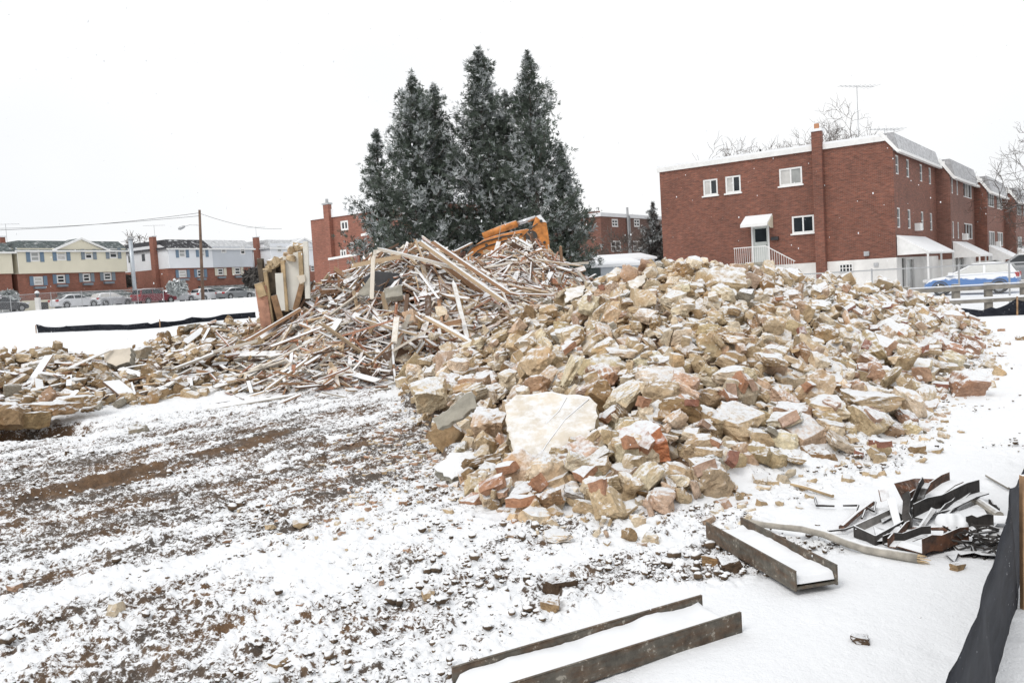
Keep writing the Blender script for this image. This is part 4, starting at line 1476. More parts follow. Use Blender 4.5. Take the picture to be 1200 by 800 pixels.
# ---- the row on the right: stepped brick rowhouses with mansard fronts
TH_R = R(36.5)
def rowhouse(O, wd, dp, z0, zw, ztop, zeave, label, wins, wd_awn, fr=None, side_holes=(), detail=False, bm='brick'):
    fr = fr or Frame(O, TH_R)
    t = thing('rowhouse', label, 'house', fr.O, fr.rot, 'stepped brick rowhouses on the right')
    m = MB()
    wall_face(m, 'side', 0, dp, zw, ztop - .02, side_holes)
    wall_face(m, 'front', 0, wd, zw, zeave + .2, wins)
    m.quad((wd, 0, z0), (wd, dp, z0), (wd, dp, ztop - .02), (wd, 0, ztop - .02))
    m.quad((0, dp, z0), (wd, dp, z0), (wd, dp, ztop - .02), (0, dp, ztop - .02))
    m.build('wall', M[bm], t)
    m = MB()
    bh = [h for h in side_holes if h[3] < zw]
    wall_face(m, 'side', -.03, dp, z0 - .6, zw, [], off=-.03)
    wall_face(m, 'front', -.03, wd, z0 - .6, zw, [(1.3, 2.25, z0, z0 + 2.0), (2.6, 4.6, z0, z0 + 1.9)], off=-.03)
    m.quad((-.03, -.03, zw), (wd, -.03, zw), (wd, .02, zw), (-.03, .02, zw))
    m.quad((-.03, -.03, zw), (.02, -.03, zw), (.02, dp, zw), (-.03, dp, zw))
    m.build('foundation', M['stucco'], t)
    m = MB()
    m.quad((1.3, .1, z0), (2.25, .1, z0), (2.25, .1, z0 + 2.0), (1.3, .1, z0 + 2.0))
    m.build('door', M['dark_door'], t)
    m = MB()
    m.quad((2.6, .1, z0), (4.6, .1, z0), (4.6, .1, z0 + 1.9), (2.6, .1, z0 + 1.9))
    m.build('garage_door', M['blind'], t)
    m = MB()
    m.box((-.12, .25, ztop - .02), (wd + .05, dp + .1, ztop + .10))
    m.build('roof', M['snowcap'], t)
    m = MB()                                           # white fascia under the roof edge
    m.box((-.14, .25, ztop - .30), (-.004, dp + .12, ztop - .022))
    m.build('fascia', M['white'], t)
    m = MB()                                           # mansard: slopes from the eave out to the roof edge
    prof = [(-.34, zeave), (-.03, ztop + .12), (.5, ztop + .12), (.5, zeave), ]
    m.prism([(0.02, y, z) for y, z in prof], (wd - .04, 0, 0))
    m.build('mansard', M['shingle_snow'], t)
    m = MB()
    for x in (-.16,):
        m.prism([(x, -.42, zeave - .12), (x, -.22, zeave - .12), (x, .72, ztop + .14), (x, .52, ztop + .2)], (.18, 0, 0))
    m.box((-.1, -.44, zeave - .16), (wd + .1, -.23, zeave - .005))
    m.build('rake_trim', M['white_trim'], t)
    m = MB()
    m.prism([(-.13, -.30, zeave), (-.13, -.02, ztop + .11), (-.13, .62, ztop + .11)], (.12, 0, 0))
    m.build('mansard_end', M['shingle_snow'], t)
    for k, h in enumerate(wins):
        window(t, 'front', h, 1 if h[1] - h[0] < 1 else 3, 2 if h[1] - h[0] < 1 else 1, ('glass', 'blind', 'glass') if k % 2 else ('glass',), sill=False)
    # porch awning
    a0, a1, za, zb, out = wd_awn
    m = MB()
    m.prism([(a0, -.03, za), (a0, -out, zb + .02), (a0, -out, zb - .08), (a0, -.03, za - .1)], (a1 - a0, 0, 0))
    aw = m.build('awning', M['white_trim'], t)
    for x in (a0 + .01, a1 - .03):
        m = MB()
        m.prism([(x, -.04, za - .1), (x, -out + .02, zb - .08), (x, -.04, zb - .08)], (.02, 0, 0))
        m.build('awning_end', M['white'], aw)
    for x in (a0 + .06, (a0 + a1) / 2, a1 - .06):
        m = MB()
        m.bar((x, -out + .1, z0 - .5), (x, -out + .1, zb - .08), .09, .09, (0, 1, 0))
        m.build('porch_post', M['white'], t)
    # wall-mounted air conditioners
    mids = sorted({round(h[2], 2) for h in wins})
    m = MB()
    m.box((wd * .42, -.32, mids[0] - .1), (wd * .42 + .7, -.004, mids[0] + .35))
    m.build('air_conditioner', M['white_trim'], t)
    return t, fr

OF = at(1050, 300, 48)
frF = Frame(OF, TH_R)
_, ztopF = frF.side(1050, 157)
_, zwF = frF.side(1052, 301.5)
z0F = .25
dpF, _ = frF.side(774, 230)
wdF = frF.front(1097, 230)[0]
sideF = [rect_px(frF, 'side', *q) for q in ((824, 210, 841, 229), (850, 206, 868, 226), (913, 196.5, 940, 217), (928, 252.5, 954, 273))]
doorF = rect_px(frF, 'side', 881, 264, 902, 307)
zl0, zl1 = frF.front(1054, 267)[1], frF.front(1054, 243.5)[1]
zu0, zu1 = frF.front(1054, 205)[1], frF.front(1054, 183)[1]
xs = [(.55, 1.25), (3.1, 3.8), (6.6, 7.3), (9.2, 9.9)]
winF = [(a * wdF / 11.3, b * wdF / 11.3, z0, z1) for z0, z1 in ((zl0, zl1), (zu0, zu1)) for a, b in xs]
zeF = frF.front(1056, 180)[1]
zaF = frF.front(1058, 276)[1]
houseF, _ = rowhouse(OF, wdF, dpF, z0F, zwF, ztopF, zeF, 'nearest brick rowhouse with long windowed side wall, chimney and white base', winF, (.15, wdF * .66, zaF, zaF - 1.05, 1.7), frF, sideF + [doorF])
gl = [('glass', 'curtain'), ('glass', 'curtain'), ('blind', 'curtain'), ('glass', 'glass')]
for h, g in zip(sideF, gl): window(houseF, 'side', h, 2, 1, g, fw=.10, sill=True)
def side_details():
    t = houseF
    a, b, c, d = doorF
    m = MB()
    for lo, hi in (((a, c), (a + .1, d)), ((b - .1, c), (b, d)), ((a + .1, d - .1), (b - .1, d))):
        m.box((-.03, lo[0], lo[1]), (.06, hi[0], hi[1]))
    fr_ = m.build('door_frame', M['white'], t)
    m = MB()
    zs = c + (d - c) * .55
    wall_face(m, 'side', a + .1, b - .1, c, d - .1, [(a + .2, b - .2, zs, d - .2)], off=.06, rev=.03)
    dr = m.build('door', M['door'], t)
    m = MB()
    m.quad((.085, a + .2, zs), (.085, b - .2, zs), (.085, b - .2, d - .2), (.085, a + .2, d - .2))
    m.build('pane', M['glass'], dr)
    m = MB()
    m.tube([(.0, a + .2, c + 1.0), (.06, a + .2, c + 1.0)], .03, 6)
    m.build('handle', M['black_metal'], dr)
    # little snowy hood over the door
    y0, z1_ = frF.side(905, 250.5)
    y1, _ = frF.side(874, 262)
    m = MB()
    m.prism([(-.01, y0, z1_), (-.95, y0, z1_ - .55), (-.95, y0, z1_ - .72), (-.01, y0, z1_ - .12)], (0, y1 - y0, 0))
    hd = m.build('door_hood', M['white_trim'], t)
    m = MB()
    m.prism([(-.01, y0 - .03, z1_ - .1), (-.93, y0 - .03, z1_ - .62), (-.5, y0 - .03, z1_ - .85), (-.01, y0 - .03, z1_ - .85)], (0, .025, 0))
    m.build('hood_cheek', M['cream'], hd)
    # landing, steps and railing
    m = MB()
    m.box((-1.15, a - .15, c - .18), (-.035, b + .75, c - .02))
    n = 6
    zb = z0F
    for k in range(n):
        z = c - .18 - (k + 1) * .17
        m.box((-1.05, a - .15 - (k + 1) * .28, z - .3), (-.04, a - .15 - k * .28 - .004, z))
    m.box((-1.1, a - .10, zb - .4), (-.04, b + .7, c - .185))
    m.build('steps', M['concrete'], t)
    m = MB()
    top = c + .92
    m.bar((-1.12, a - .15, top), (-1.12, b + .73, top), .05, .05)
    m.bar((-1.12, a - .15, top), (-1.02, a - .15 - n * .28, top - n * .17), .05, .05)
    yy = a - .15
    while yy < b + .75:
        m.bar((-1.12, yy, c - .02), (-1.12, yy, top), .02, .02, (0, 1, 0)); yy += .13
    for k in range(n * 2):
        f = (k + .5) / (n * 2)
        m.bar((-1.08, a - .15 - f * n * .28, c - .2 - f * n * .17), (-1.08, a - .15 - f * n * .28, top - f * n * .17), .02, .02, (0, 1, 0))
    m.build('railing', M['white'], t)
    m = MB()
    y, z = frF.side(909, 279)
    m.box((-.16, y - .2, z - .12), (-.004, y + .25, z + .08))
    m.build('mailbox', M['black_metal'], t)
    # chimney up the wall
    yc0, _ = frF.side(966.5, 220)
    yc1, _ = frF.side(955, 220)
    m = MB()
    m.box((-.38, yc0, z0F - .4), (-.004, yc1, ztopF + .75))
    ch = m.build('chimney', M['brick'], t)
    m = MB()
    m.box((-.44, yc0 - .06, ztopF + .75), (.05, yc1 + .06, ztopF + .90))
    m.build('chimney_cap', M['snowcap'], ch)
    m = MB()
    m.tube([(-.2, (yc0 + yc1) / 2, ztopF + .90), (-.2, (yc0 + yc1) / 2, ztopF + 1.2)], .15, 8)
    m.build('flue_pot', M['copper_flue'], ch)
    # basement window and vents in the white base
    h = rect_px(frF, 'side', 984, 309, 1000, 319)
    window(t, 'side', h, 4, 2, ('glass',), fw=.06, off=-.13)
    m = MB()
    y, z = frF.side(1027, 310)
    m.box((-.12, y - .12, z - .1), (-.035, y + .12, z + .1))
    m.build('wall_vent', M['galv'], t)
    m = MB()
    y, z = frF.side(1016, 297)
    m.box((-.16, y - .14, z - .14), (-.004, y + .14, z + .12))
    m.build('wall_vent', M['galv'], t)
    y, z = frF.side(995, 150)
    antenna(t, (2.0, y, ztopF + .1), 3.3, 2.4, (.8, -.6, 0))
    y, z = frF.side(1010, 150)
    antenna(t, (3.2, y - .5, ztopF + .1), .75, 2.2, (.8, -.6, 0))
    m = MB()
    y, z = frF.side(881, 180)
    m.tube([(1.5, y, ztopF), (1.5, y, ztopF + .45)], .07, 6)
    m.build('vent_pipe', M['black_metal'], t)
side_details()
# neighbours, each one a step forward and lower
O2 = OF
prevW = wdF
tops = [ztopF - .55, ztopF - 1.1, ztopF - 1.5, ztopF - 1.9]
labs = ['second brick rowhouse in the right row, with wide upper windows', 'third brick rowhouse in the right row, farther along than the first two',
        'fourth brick rowhouse in the right row, small and far', 'last brick rowhouse cut off at right frame edge']
for k in range(4):
    O2 = O2 + frF.ax * prevW + frF.ax * .02 - frF.ay * .85
    wd = 10.2
    dz = tops[k] - ztopF
    rows_ = [(zl0 + dz, zl1 + dz), (zu0 + dz, zu1 + dz)]
    wn = []
    for z0_, z1_ in rows_:
        if k == 0: wn += [(.6, 1.2, z0_, z1_), (2.6, 3.2, z0_, z1_), (5.4, 9.2, z0_, z1_)]
        elif k == 1: wn += [(.8, 4.2, z0_, z1_), (5.6, 9.2, z0_, z1_)]
        else: wn += [(1.0, 4.6, z0_, z1_), (6.0, 8.6, z0_, z1_)]
    rowhouse(O2, wd, 14.5, .25, zwF + dz * .5, tops[k], tops[k] - 1.1, labs[k], wn, (.3, wd * .58, zaF + dz * .6, zaF + dz * .6 - 1.05, 1.7), None, (), bm='brick' if k % 2 else 'brick_brown')
    prevW = wd

# ---- brick house behind the tree on the left, same terrace type
OD0 = at(367, 300, 76)
frD = Frame(OD0 - (-Vector((-math.cos(TH_R), math.sin(TH_R), 0))) * 0, TH_R)
frD = Frame(OD0 - frD.ay * 15.0, TH_R)
_, ztD = frD.side(368, 253)
zgD = 2.2
holes = [rect_px(frD, 'side', *q) for q in ((399, 258.5, 408, 270), (398.5, 292.5, 406, 302))]
tD = thing('brick_house', 'brown brick house with slim chimney left of the snowy conifers', 'house', frD.O, frD.rot)
m = MB()
wall_face(m, 'side', 0, 15, zgD - 1.5, ztD, holes)
wall_face(m, 'front', 0, 10, zgD - 1.5, ztD, [])
m.quad((0, 15, zgD - 1.5), (10, 15, zgD - 1.5), (10, 15, ztD), (0, 15, ztD))
m.quad((10, 0, zgD - 1.5), (10, 15, zgD - 1.5), (10, 15, ztD), (10, 0, ztD))
m.build('wall', M['brick_far'], tD)
m = MB()
m.box((-.12, -.1, ztD - .35), (10.1, 15.1, ztD + .35))
m.build('roof', M['snowcap'], tD)
for h in holes: window(tD, 'side', h, 2, 1, ('glass',), fw=.16)
y1, _ = frD.side(386, 290)
y0, _ = frD.side(392, 290)
m = MB()
m.box((-.4, y0, zgD - 1.5), (-.004, y1, ztD + .75))
ch = m.build('chimney', M['brick_far'], tD)
m = MB()
m.box((-.46, y0 - .08, ztD + .75), (.06, y1 + .08, ztD + .9))
m.tube([(-.2, (y0 + y1) / 2, ztD + .9), (-.2, (y0 + y1) / 2, ztD + 1.25)], .13, 8)
m.build('chimney_cap', M['galv'], ch)
# garden walls at its foot
def garden_wall(label, u0, v0, u1, v1, Y, low, mt='brick_far'):
    p, q = at(u0, v0, Y), at(u1, v1, Y - 3)
    t = thing('garden_wall', label, 'wall', Vector((p.x, p.y, 0)))
    a, b = p - t.location, q - t.location
    m = MB()
    m.prism([(a.x, a.y, low), (b.x, b.y, low), b, a], (.1, .3, 0))
    m.build('wall_body', M[mt], t)
    m = MB()
    up = Vector((0, 0, .1))
    m.prism([a + Vector((-.05, -.05, .003)), b + Vector((.05, -.05, .003)), b + up * 1.6 + Vector((.05, -.05, 0)), a + up * 1.6 + Vector((-.05, -.05, 0))], (.12, .42, 0))
    m.build('coping', M['white_trim'], t)
garden_wall('low brick wall with snowy coping in front of the brown brick house', 385.5, 305, 421, 299, 60, .8)
garden_wall('higher brick wall with white end post half behind the conifers', 424, 277, 452, 270, 58, 1.)

# ---- brick terrace seen from behind, between conifers and the nearest rowhouse
OE = at(706, 300, 80)
frE = Frame(OE, TH_R)
_, ztE = frE.side(705, 252)
zgE = 1.2
dpE, _ = frE.side(636, 280)
hs = [rect_px(frE, 'side', *q) for q in ((676, 259.5, 684, 269), (655, 281.5, 670, 295.5), (657, 252, 664, 262))]
hf = [rect_px(frE, 'front', *q) for q in ((717, 256.5, 724.5, 266), (716, 282, 728, 295), (743, 256.5, 750, 266), (742, 282, 753, 294.5))]
tE = thing('brick_terrace', 'low brick terrace with white windows and drainpipe behind the sheds', 'house', frE.O, frE.rot)
wE, _ = frE.front(800, 270)
xj, _ = frE.front(735, 270)
m = MB()
wall_face(m, 'side', 0, dpE, zgE - 1, ztE, hs)
wall_face(m, 'front', 0, xj, zgE - 1, ztE, [h for h in hf if h[1] < xj])
m.quad((wE, 0, zgE), (wE, dpE, zgE), (wE, dpE, ztE), (wE, 0, ztE))
m.quad((0, dpE, zgE), (wE, dpE, zgE), (wE, dpE, ztE), (0, dpE, ztE))
m.build('wall', M['brick_brown'], tE)
m = MB()
wall_face(m, 'front', xj, wE, zgE - 1, ztE, [h for h in hf if h[1] >= xj])
m.build('wall', brick_mat('greyish_brick', (.20, .115, .09), (.155, .085, .07), (.2, .15, .13)), tE)
m = MB()
m.box((-.12, -.1, ztE - .1), (wE + .1, dpE + .1, ztE + .25))
m.build('roof', M['snowcap'], tE)
for h in hs: window(tE, 'side', h, 2, 2, ('glass', 'blind'), fw=.16)
for h in hf: window(tE, 'front', h, 2, 2, ('glass', 'glass'), fw=.15)
m = MB()
m.tube([(xj, -.12, zgE), (xj, -.12, ztE + .9)], .12, 8)
m.tube([(xj + .35, -.12, zgE), (xj + .35, -.12, ztE + .1)], .09, 8)
m.build('drainpipe', M['galv'], tE)

# ---- sheds and trailer behind the heaps
def shed(label, u0, u1, v0, v1, Y, vr, dp, wall, roofm, gable=True):
    a, b = at(u0, v1, Y), at(u1, v1, Y)
    za, zr = at((u0 + u1) / 2, v0, Y).z, at((u0 + u1) / 2, vr, Y).z
    zg = bz(a.x, a.y) - .1
    W = b.x - a.x
    t = thing('shed', label, 'shed', Vector((a.x, a.y, 0)))
    m = MB()
    if gable:
        m.prism([(0, 0, zg), (W, 0, zg), (W, 0, za), (W / 2, 0, zr), (0, 0, za)], (0, dp, 0))
    else:
        m.prism([(0, 0, zg), (0, 0, za), (0, dp, zr), (0, dp, zg)], (W, 0, 0))
    m.build('wall', M[wall], t)
    m = MB()
    if gable:
        for s in (0, 1):
            x0, x1 = (-.2, W / 2) if s == 0 else (W + .2, W / 2)
            m.prism([(x0, -.15, za - .05), (x1, -.15, zr + .003), (x1, -.15, zr + .14), (x0, -.15, za + .12)], (0, dp + .3, 0))
    else:
        m.prism([(-.15, -.2, za), (-.15, dp, zr + .01), (-.15, dp, zr + .16), (-.15, -.2, za + .14)], (W + .3, 0, 0))
    m.build('roof', M[roofm], t)
    m = MB()
    if W > 3:
        for k in range(1, 4):
            x = W * k / 4
            m.bar((x, -.02, zg), (x, -.02, za), .04, .03, (0, 1, 0))
        m.build('panel_strip', M['galv'], t)
    return t
shed('white panelled shed with snowy gable roof behind the saddle of the heaps', 705, 754, 312, 340, 44, 304, 5, 'siding_grey', 'snowcap', False)
shed('low building with broad snow-covered roof just below the brick terrace', 709, 768, 305, 325, 58, 296, 7, 'siding_white', 'snowcap', False)
shed('dark grey trailer with snow on its roof left of the white shed', 684, 704, 314, 345, 42, 309, 4, 'roof_dark', 'snowcap', False)

# ---- twin houses across the far street on the left
def twin(k, tdist, label, px, cols, gable, split=None, shut=('shutter_blue',) * 8, wd=12.6, split_lower=None):
    uc, ur, v_rg, v_ev, v_sd = px['corner']
    O = hit(uc, v_sd, HA, SN)
    fr = Frame(O, ST_TH)
    zr, ze, zs = fr.front(uc + 3, v_rg)[1], fr.front(uc, v_ev)[1], fr.front(uc + 1, v_sd)[1]
    wd = fr.front(ur, 315)[0] if ur else wd
    z0 = 2.35
    t = thing('twin_house', label, 'house', fr.O, fr.rot, 'twin houses across the far street')
    up = [rect_px(fr, 'front', *q) for q in px['up']]
    lo = [rect_px(fr, 'front', *q) for q in px['lo']]
    D = 11.
    m = MB()
    wall_face(m, 'front', 0, wd, z0 - .8, zs, lo)
    wall_face(m, 'side', 0, D, z0 - .8, zs, [])
    m.quad((wd, 0, z0 - .8), (wd, D, z0 - .8), (wd, D, zs), (wd, 0, zs))
    m.quad((0, D, z0 - .8), (wd, D, z0 - .8), (wd, D, zs), (0, D, zs))
    m.build('wall', M['brick_far'], t)
    ov = -.45
    segs = [(0, wd, cols[0])] if not split else [(0, split * wd, cols[0]), (split * wd, wd, cols[1])]
    for i, (a, b, mt) in enumerate(segs):
        m = MB()
        wall_face(m, 'front', a, b, zs, ze, [h for h in up if a <= h[0] < b], off=ov)
        m.quad((a, ov, zs), (b, ov, zs), (b, 0, zs), (a, 0, zs))
        if i == 0:
            m.quad((a - .02, ov, zs), (a - .02, D, zs), (a - .02, D, zr - .7), (a - .02, 1.2, zr - .7), (a - .02, ov, ze))
        if b == wd:
            m.quad((b + .02, ov, zs), (b + .02, D, zs), (b + .02, D, zr - .7), (b + .02, 1.2, zr - .7), (b + .02, ov, ze))
        m.build('siding', M[mt], t)
    rm = cols[2:]
    for i, (a, b, _) in enumerate(segs):
        m = MB()
        hip = 1.4 if i == 0 else 0
        x0, x1 = a - (.3 if i == 0 else 0), b + (.3 if b == wd else 0)
        m.quad((x0, ov - .3, ze - .05), (x1, ov - .3, ze - .05), (x1, 1.4, zr), (x0 + hip, 1.4, zr))
        if i == 0: m.quad((x0, ov - .3, ze - .05), (x0 + hip, 1.4, zr), (x0 + hip, D - 1, zr), (x0, D + .2, ze - .05))
        m.quad((x0 + hip, 1.4, zr), (x1, 1.4, zr), (x1, D, zr - .3), (x0 + hip, D, zr - .3))
        m.quad((x1, ov - .3, ze - .05), (x1, 1.4, zr), (x1, D, zr - .3), (x1, D, ze - .05))
        m.build('roof', M[rm[min(i, len(rm) - 1)]], t)
    m = MB()
    m.box((-.35, ov - .36, ze - .16), (wd + .35, ov - .24, ze + .02))
    m.build('gutter', M['white_trim'], t)
    if gable:
        gx0, gx1 = gable
        gx0, gx1 = gx0 * wd, gx1 * wd
        gm = (gx0 + gx1) / 2
        m = MB()
        m.prism([(gx0, ov - .02, ze - .3), (gx1, ov - .02, ze - .3), (gx1, ov - .02, ze), (gm, ov - .02, zr), (gx0, ov - .02, ze)], (0, 1.6, 0))
        g_ = m.build('gable', M[cols[0]], t)
        m = MB()
        for x, xx in ((gx0, gm), (gx1, gm)):
            s = 1 if xx > x else -1
            m.prism([(x - s * .4, ov - .3, ze - .12), (xx, ov - .3, zr + .02), (xx, ov - .3, zr + .24), (x - s * .4, ov - .3, ze + .10)], (0, .3, 0))
        m.build('rake_trim', M['white_trim'], g_)
        m = MB()
        for x, xx in ((gx0, gm), (gx1, gm)):
            s = 1 if xx > x else -1
            m.quad((x - s * .4, ov + .002, ze + .06), (xx, ov + .002, zr + .18), (xx, 2.2, zr + .18), (x - s * .4, 2.2, ze + .06))
        m.build('gable_roof', M[cols[2]], g_)
    for rowi, (hh, off) in enumerate(((up, ov), (lo, 0.))):
        for j, h in enumerate(hh):
            window(t, 'front', h, 1, 2, (['blind', 'curtain', 'glass', 'glass'] if not rowi else ['curtain', 'glass', 'glass', 'glass'])[j % 4:][:1], fw=.16, off=off)
            sm = shut[j + 4 * rowi]
            if sm:
                ww = .42
                m = MB()
                m.box((h[0] - ww - .03, off - .06, h[2] - .05), (h[0] - .03, off - .004, h[3] + .05))
                m.build('shutter', M[sm], t)
                m = MB()
                m.box((h[1] + .03, off - .06, h[2] - .05), (h[1] + ww + .03, off - .004, h[3] + .05))
                m.build('shutter', M[sm], t)
            if rowi and j < 4 and sm:
                m = MB()
                m.box((h[0] - .1, -.35, h[2] - .42), (h[1] + .1, -.004, h[2] - .16))
                m.build('window_box', M['shutter_grey'], t)
    # glazed porch along the basement
    zp = zs - (zs - z0) * .62
    x0, x1 = wd * .33, wd * .95
    m = MB()
    m.prism([(x0, -.004, zp + .35), (x0, -2.4, zp - .1), (x0, -2.4, zp - .25), (x0, -.004, zp + .15)], (x1 - x0, 0, 0))
    pr = m.build('porch_roof', M['roof_dark'], t)
    m = MB()
    n = 9
    for i in range(n + 1):
        x = x0 + (x1 - x0) * i / n
        m.bar((x, -2.3, z0 - .6), (x, -2.3, zp - .25), .1, .1, (0, 1, 0))
    m.bar((x0, -2.3, zp - .9), (x1, -2.3, zp - .9), .1, .08)
    m.build('porch_frame', M['white'], t)
    m = MB()
    m.quad((x0, -2.28, z0 - .6), (x1, -2.28, z0 - .6), (x1, -2.28, zp - .25), (x0, -2.28, zp - .25))
    m.quad((x0, -2.28, z0 - .6), (x0, -.01, z0 - .6), (x0, -.01, zp + .15), (x0, -2.28, zp - .25))
    m.build('porch_glazing', M['blind'], t)
    m = MB()
    m.box((-.02, -.5, z0 - .8), (wd * .32, -.004, z0 + 1.2))
    m.build('basement_wall', M['cream' if k == 0 else 'stucco'], t)
    m = MB()
    m.quad((wd * .15, -.504, z0 - .3), (wd * .22, -.504, z0 - .3), (wd * .22, -.504, z0 + .95), (wd * .15, -.504, z0 + .95))
    m.build('basement_door', M['dark_door'], t)
    # side chimney
    m = MB()
    m.box((-.55, 1.7, z0 - .8), (-.03, 2.5, zr + .35))
    ch = m.build('chimney', M['brick_far'], t)
    m = MB()
    m.box((-.62, 1.63, zr + .35), (.04, 2.57, zr + .5))
    m.build('chimney_cap', M['snowcap'], ch)
    m = MB()
    for yy in (4.5, 7.5):
        m.box((-.06, yy, (zs + ze) / 2), (-.022, yy + .6, (zs + ze) / 2 + .9))
    m.build('side_window', M['glass'], t)
    antenna(t, (1.0, 3.5, zr), 2.0, 2.6, (.83, -.56, 0))
    return t, fr
twin(0, 0, 'cream-sided twin house with front gable and blue shutters, at left edge', dict(corner=(20, 146.5, 280.5, 294, 321),
     up=[(33, 295, 44, 306.8), (63.8, 293.8, 75, 305.5), (96.8, 292.8, 106, 304), (125.5, 291.5, 135, 303)],
     lo=[(39.5, 324, 50.5, 334), (66.5, 322, 76.5, 331.8), (97, 320.5, 106, 330), (121.5, 319.3, 130.8, 328.3)]),
     ('cream', None, 'roof_dark'), (.33, .80), None, ('shutter_blue', 'shutter_blue', 'shutter_grey', 'shutter_grey') * 2)
twin(1, 18.1, 'white and grey twin house with half black, half grey roof', dict(corner=(196, 294.5, 279.5, 291.5, 314.5),
     up=[(207, 291.8, 215, 301.8), (230.5, 291.3, 238, 301), (256.5, 290.8, 263, 296.5), (279, 289.5, 285, 298.5)],
     lo=[(209.5, 316.5, 218.8, 325), (231, 315.7, 239, 324.5), (255, 314.3, 262, 322.5), (275, 313.3, 282, 321.8)]),
     ('siding_white', 'siding_grey', 'roof_black', 'roof_grey'), None, .5, ('shutter_blue', 'shutter_blue', None, None, 'shutter_blue', 'shutter_blue', 'shutter_cream', 'shutter_cream'))
twin(2, 34.3, 'white twin house with gable, mostly behind the broken wall fragment', dict(corner=(316, None, 280, 291, 312),
     up=[(322, 288, 328, 296), (338, 287, 343, 295), (352, 286.5, 358, 295), (364, 286, 369, 294)],
     lo=[(323, 313, 329, 320), (338, 312, 343, 319), (352, 311.5, 357, 318.5), (364, 311, 369, 318)]),
     ('siding_white', None, 'roof_grey'), (.25, .75), None, (None,) * 8, 12.6)
twin(-1, -16.5, 'cream house past the left edge, only its corner showing', dict(corner=(-148, None, 282, 296, 324),
     up=[(-130, 297, -118, 309)], lo=[(-130, 326, -118, 336)]), ('cream', None, 'roof_dark'), (.33, .80), None, (None,) * 8, 12.6)
# ------------------------------------------------------------------ trees
def conifer(label, base, h, rad, seed, n_br, dull=False, lean=0., bare=.06, group='snow-dusted conifers behind the heaps'):
    g = np.random.default_rng(seed)
    t = thing('conifer_tree', label, 'tree', base, 0, group)
    m = MB()
    pts = [(lean * k / 6 * .4, 0, h * .97 * k / 6 - .3) for k in range(7)]
    m.tube(pts, [h * .017 * (1 - k / 6.6) + .02 for k in range(7)], 8)
    tips = []
    ph = g.uniform(0, 6.28, 4)
    for k in range(n_br):
        f = g.random() ** .85
        z = h * (bare + (1. - bare) * f) - .1
        az = g.uniform(0, 2 * math.pi)
        prof = min(1., .30 * (h - z) / rad) * (1. if f > .14 else .5 + 3.5 * f)
        prof *= 1 + .30 * math.sin(az * 2 + ph[0] + f * 9) * math.sin(f * 14 + ph[1]) + .16 * math.sin(f * 31 + ph[2])
        r = rad * max(.02, prof) * g.uniform(.45, 1.15)
        rise = g.uniform(.10, .55) + .7 * f
        p0 = np.array([lean * z / h * .4, 0, z - .15 * r])
        d = np.array([math.cos(az), math.sin(az), rise])
        p1 = p0 + d * r * .6 + [0, 0, -.12 * r]
        p2 = p0 + d * r + [0, 0, .02 * r]
        tips.append((p0, p1, p2, r, f))
        if k % 3 == 0: m.tube([p0, p1, p2], [.02 + .012 * r, .02, .008], 4, cap=False)
    m.build('trunk', M['bark'], t)
    V, Fq, mi = [], [], []
    for p0, p1, p2, r, f in tips:
        ns = int(9 + 24 * r)
        sn = g.random() < .36
        for _ in range(ns):
            s = g.uniform(.15, 1.0)
            c = p0 * (1 - s) ** 2 + 2 * p1 * s * (1 - s) + p2 * s * s
            c = c + g.normal(scale=.03 + .12 * min(1., r), size=3) * [1, 1, .8]
            out = np.array([c[0] - lean * c[2] / h * .4, c[1], 0.])
            L = np.linalg.norm(out)
            out = out / L if L > .05 else g.normal(size=3) * [1, 1, 0]
            ax = out * g.uniform(.3, 1.) + [0, 0, g.uniform(.0, 1.1)] + g.normal(scale=.45, size=3)
            ax /= np.linalg.norm(ax)
            sd = np.cross(ax, g.normal(size=3))
            sd /= np.linalg.norm(sd)
            up = np.cross(sd, ax)
            sz = g.uniform(.12, .28) * (1 if r > .4 else .7)
            lit = 1 if (sn and g.random() < .62) or g.random() < .09 else 0  # snow-dusted sprays take the second material slot
            for q in (-1.4, -.6, .2, .9, 1.6):
                a2 = ax + sd * q * .62 + up * g.normal(scale=.2)
                a2 /= np.linalg.norm(a2)
                l = sz * g.uniform(.6, 1.1)
                b = len(V)
                st = c + ax * sz * g.uniform(-.2, .35)
                wq = np.cross(a2, up)
                wq = wq / max(1e-6, np.linalg.norm(wq)) * sz * .085
                if f > .97 and g.random() < .5: continue
                V += [st - wq * .5, st + a2 * l * .55 - wq, st + a2 * l, st + a2 * l * .55 + wq]
                Fq.append((b, b + 1, b + 2, b + 3))
                mi.append(lit)
    o = np_mesh('crown', np.array(V), np.array(Fq), [M['needles_dull'] if dull else M['needles'], M['needles_snowy']], t, mi=mi)
    return t
def con_px(label, u, vtop, Y, rpx, seed, n_br, **k):
    top = at(u, vtop, Y)
    zb = bz(top.x, top.y)
    conifer(label, Vector((top.x, top.y, zb)), top.z - zb, rpx * Y / 1000, seed, n_br, **k)
con_px('left tall conifer with pointed top, first of the row behind the timber heap', 481, 82, 39, 62, 1, 400)
con_px('slimmer conifer leaning against the left tall one, second pointed top', 507, 95, 40, 40, 2, 230)
con_px('tallest conifer in the middle of the row, with narrow spire', 560, 54, 39.5, 54, 3, 420)
con_px('conifer with blunt lower top between the tallest and the right spire', 591, 104, 41, 40, 4, 170)
con_px('right conifer with slender spire and bare lower trunk', 618, 59, 38.5, 52, 5, 360)
con_px('short bushy conifer at right end of the row', 656, 166, 40, 38, 6, 190)
con_px('short conifer at left end of the row over the brown brick house', 440, 150, 41, 44, 7, 200)
con_px('dull brownish conifer standing beside the nearest rowhouse', 765, 236, 66, 21, 8, 200, dull=True, bare=.02, group='distant trees')

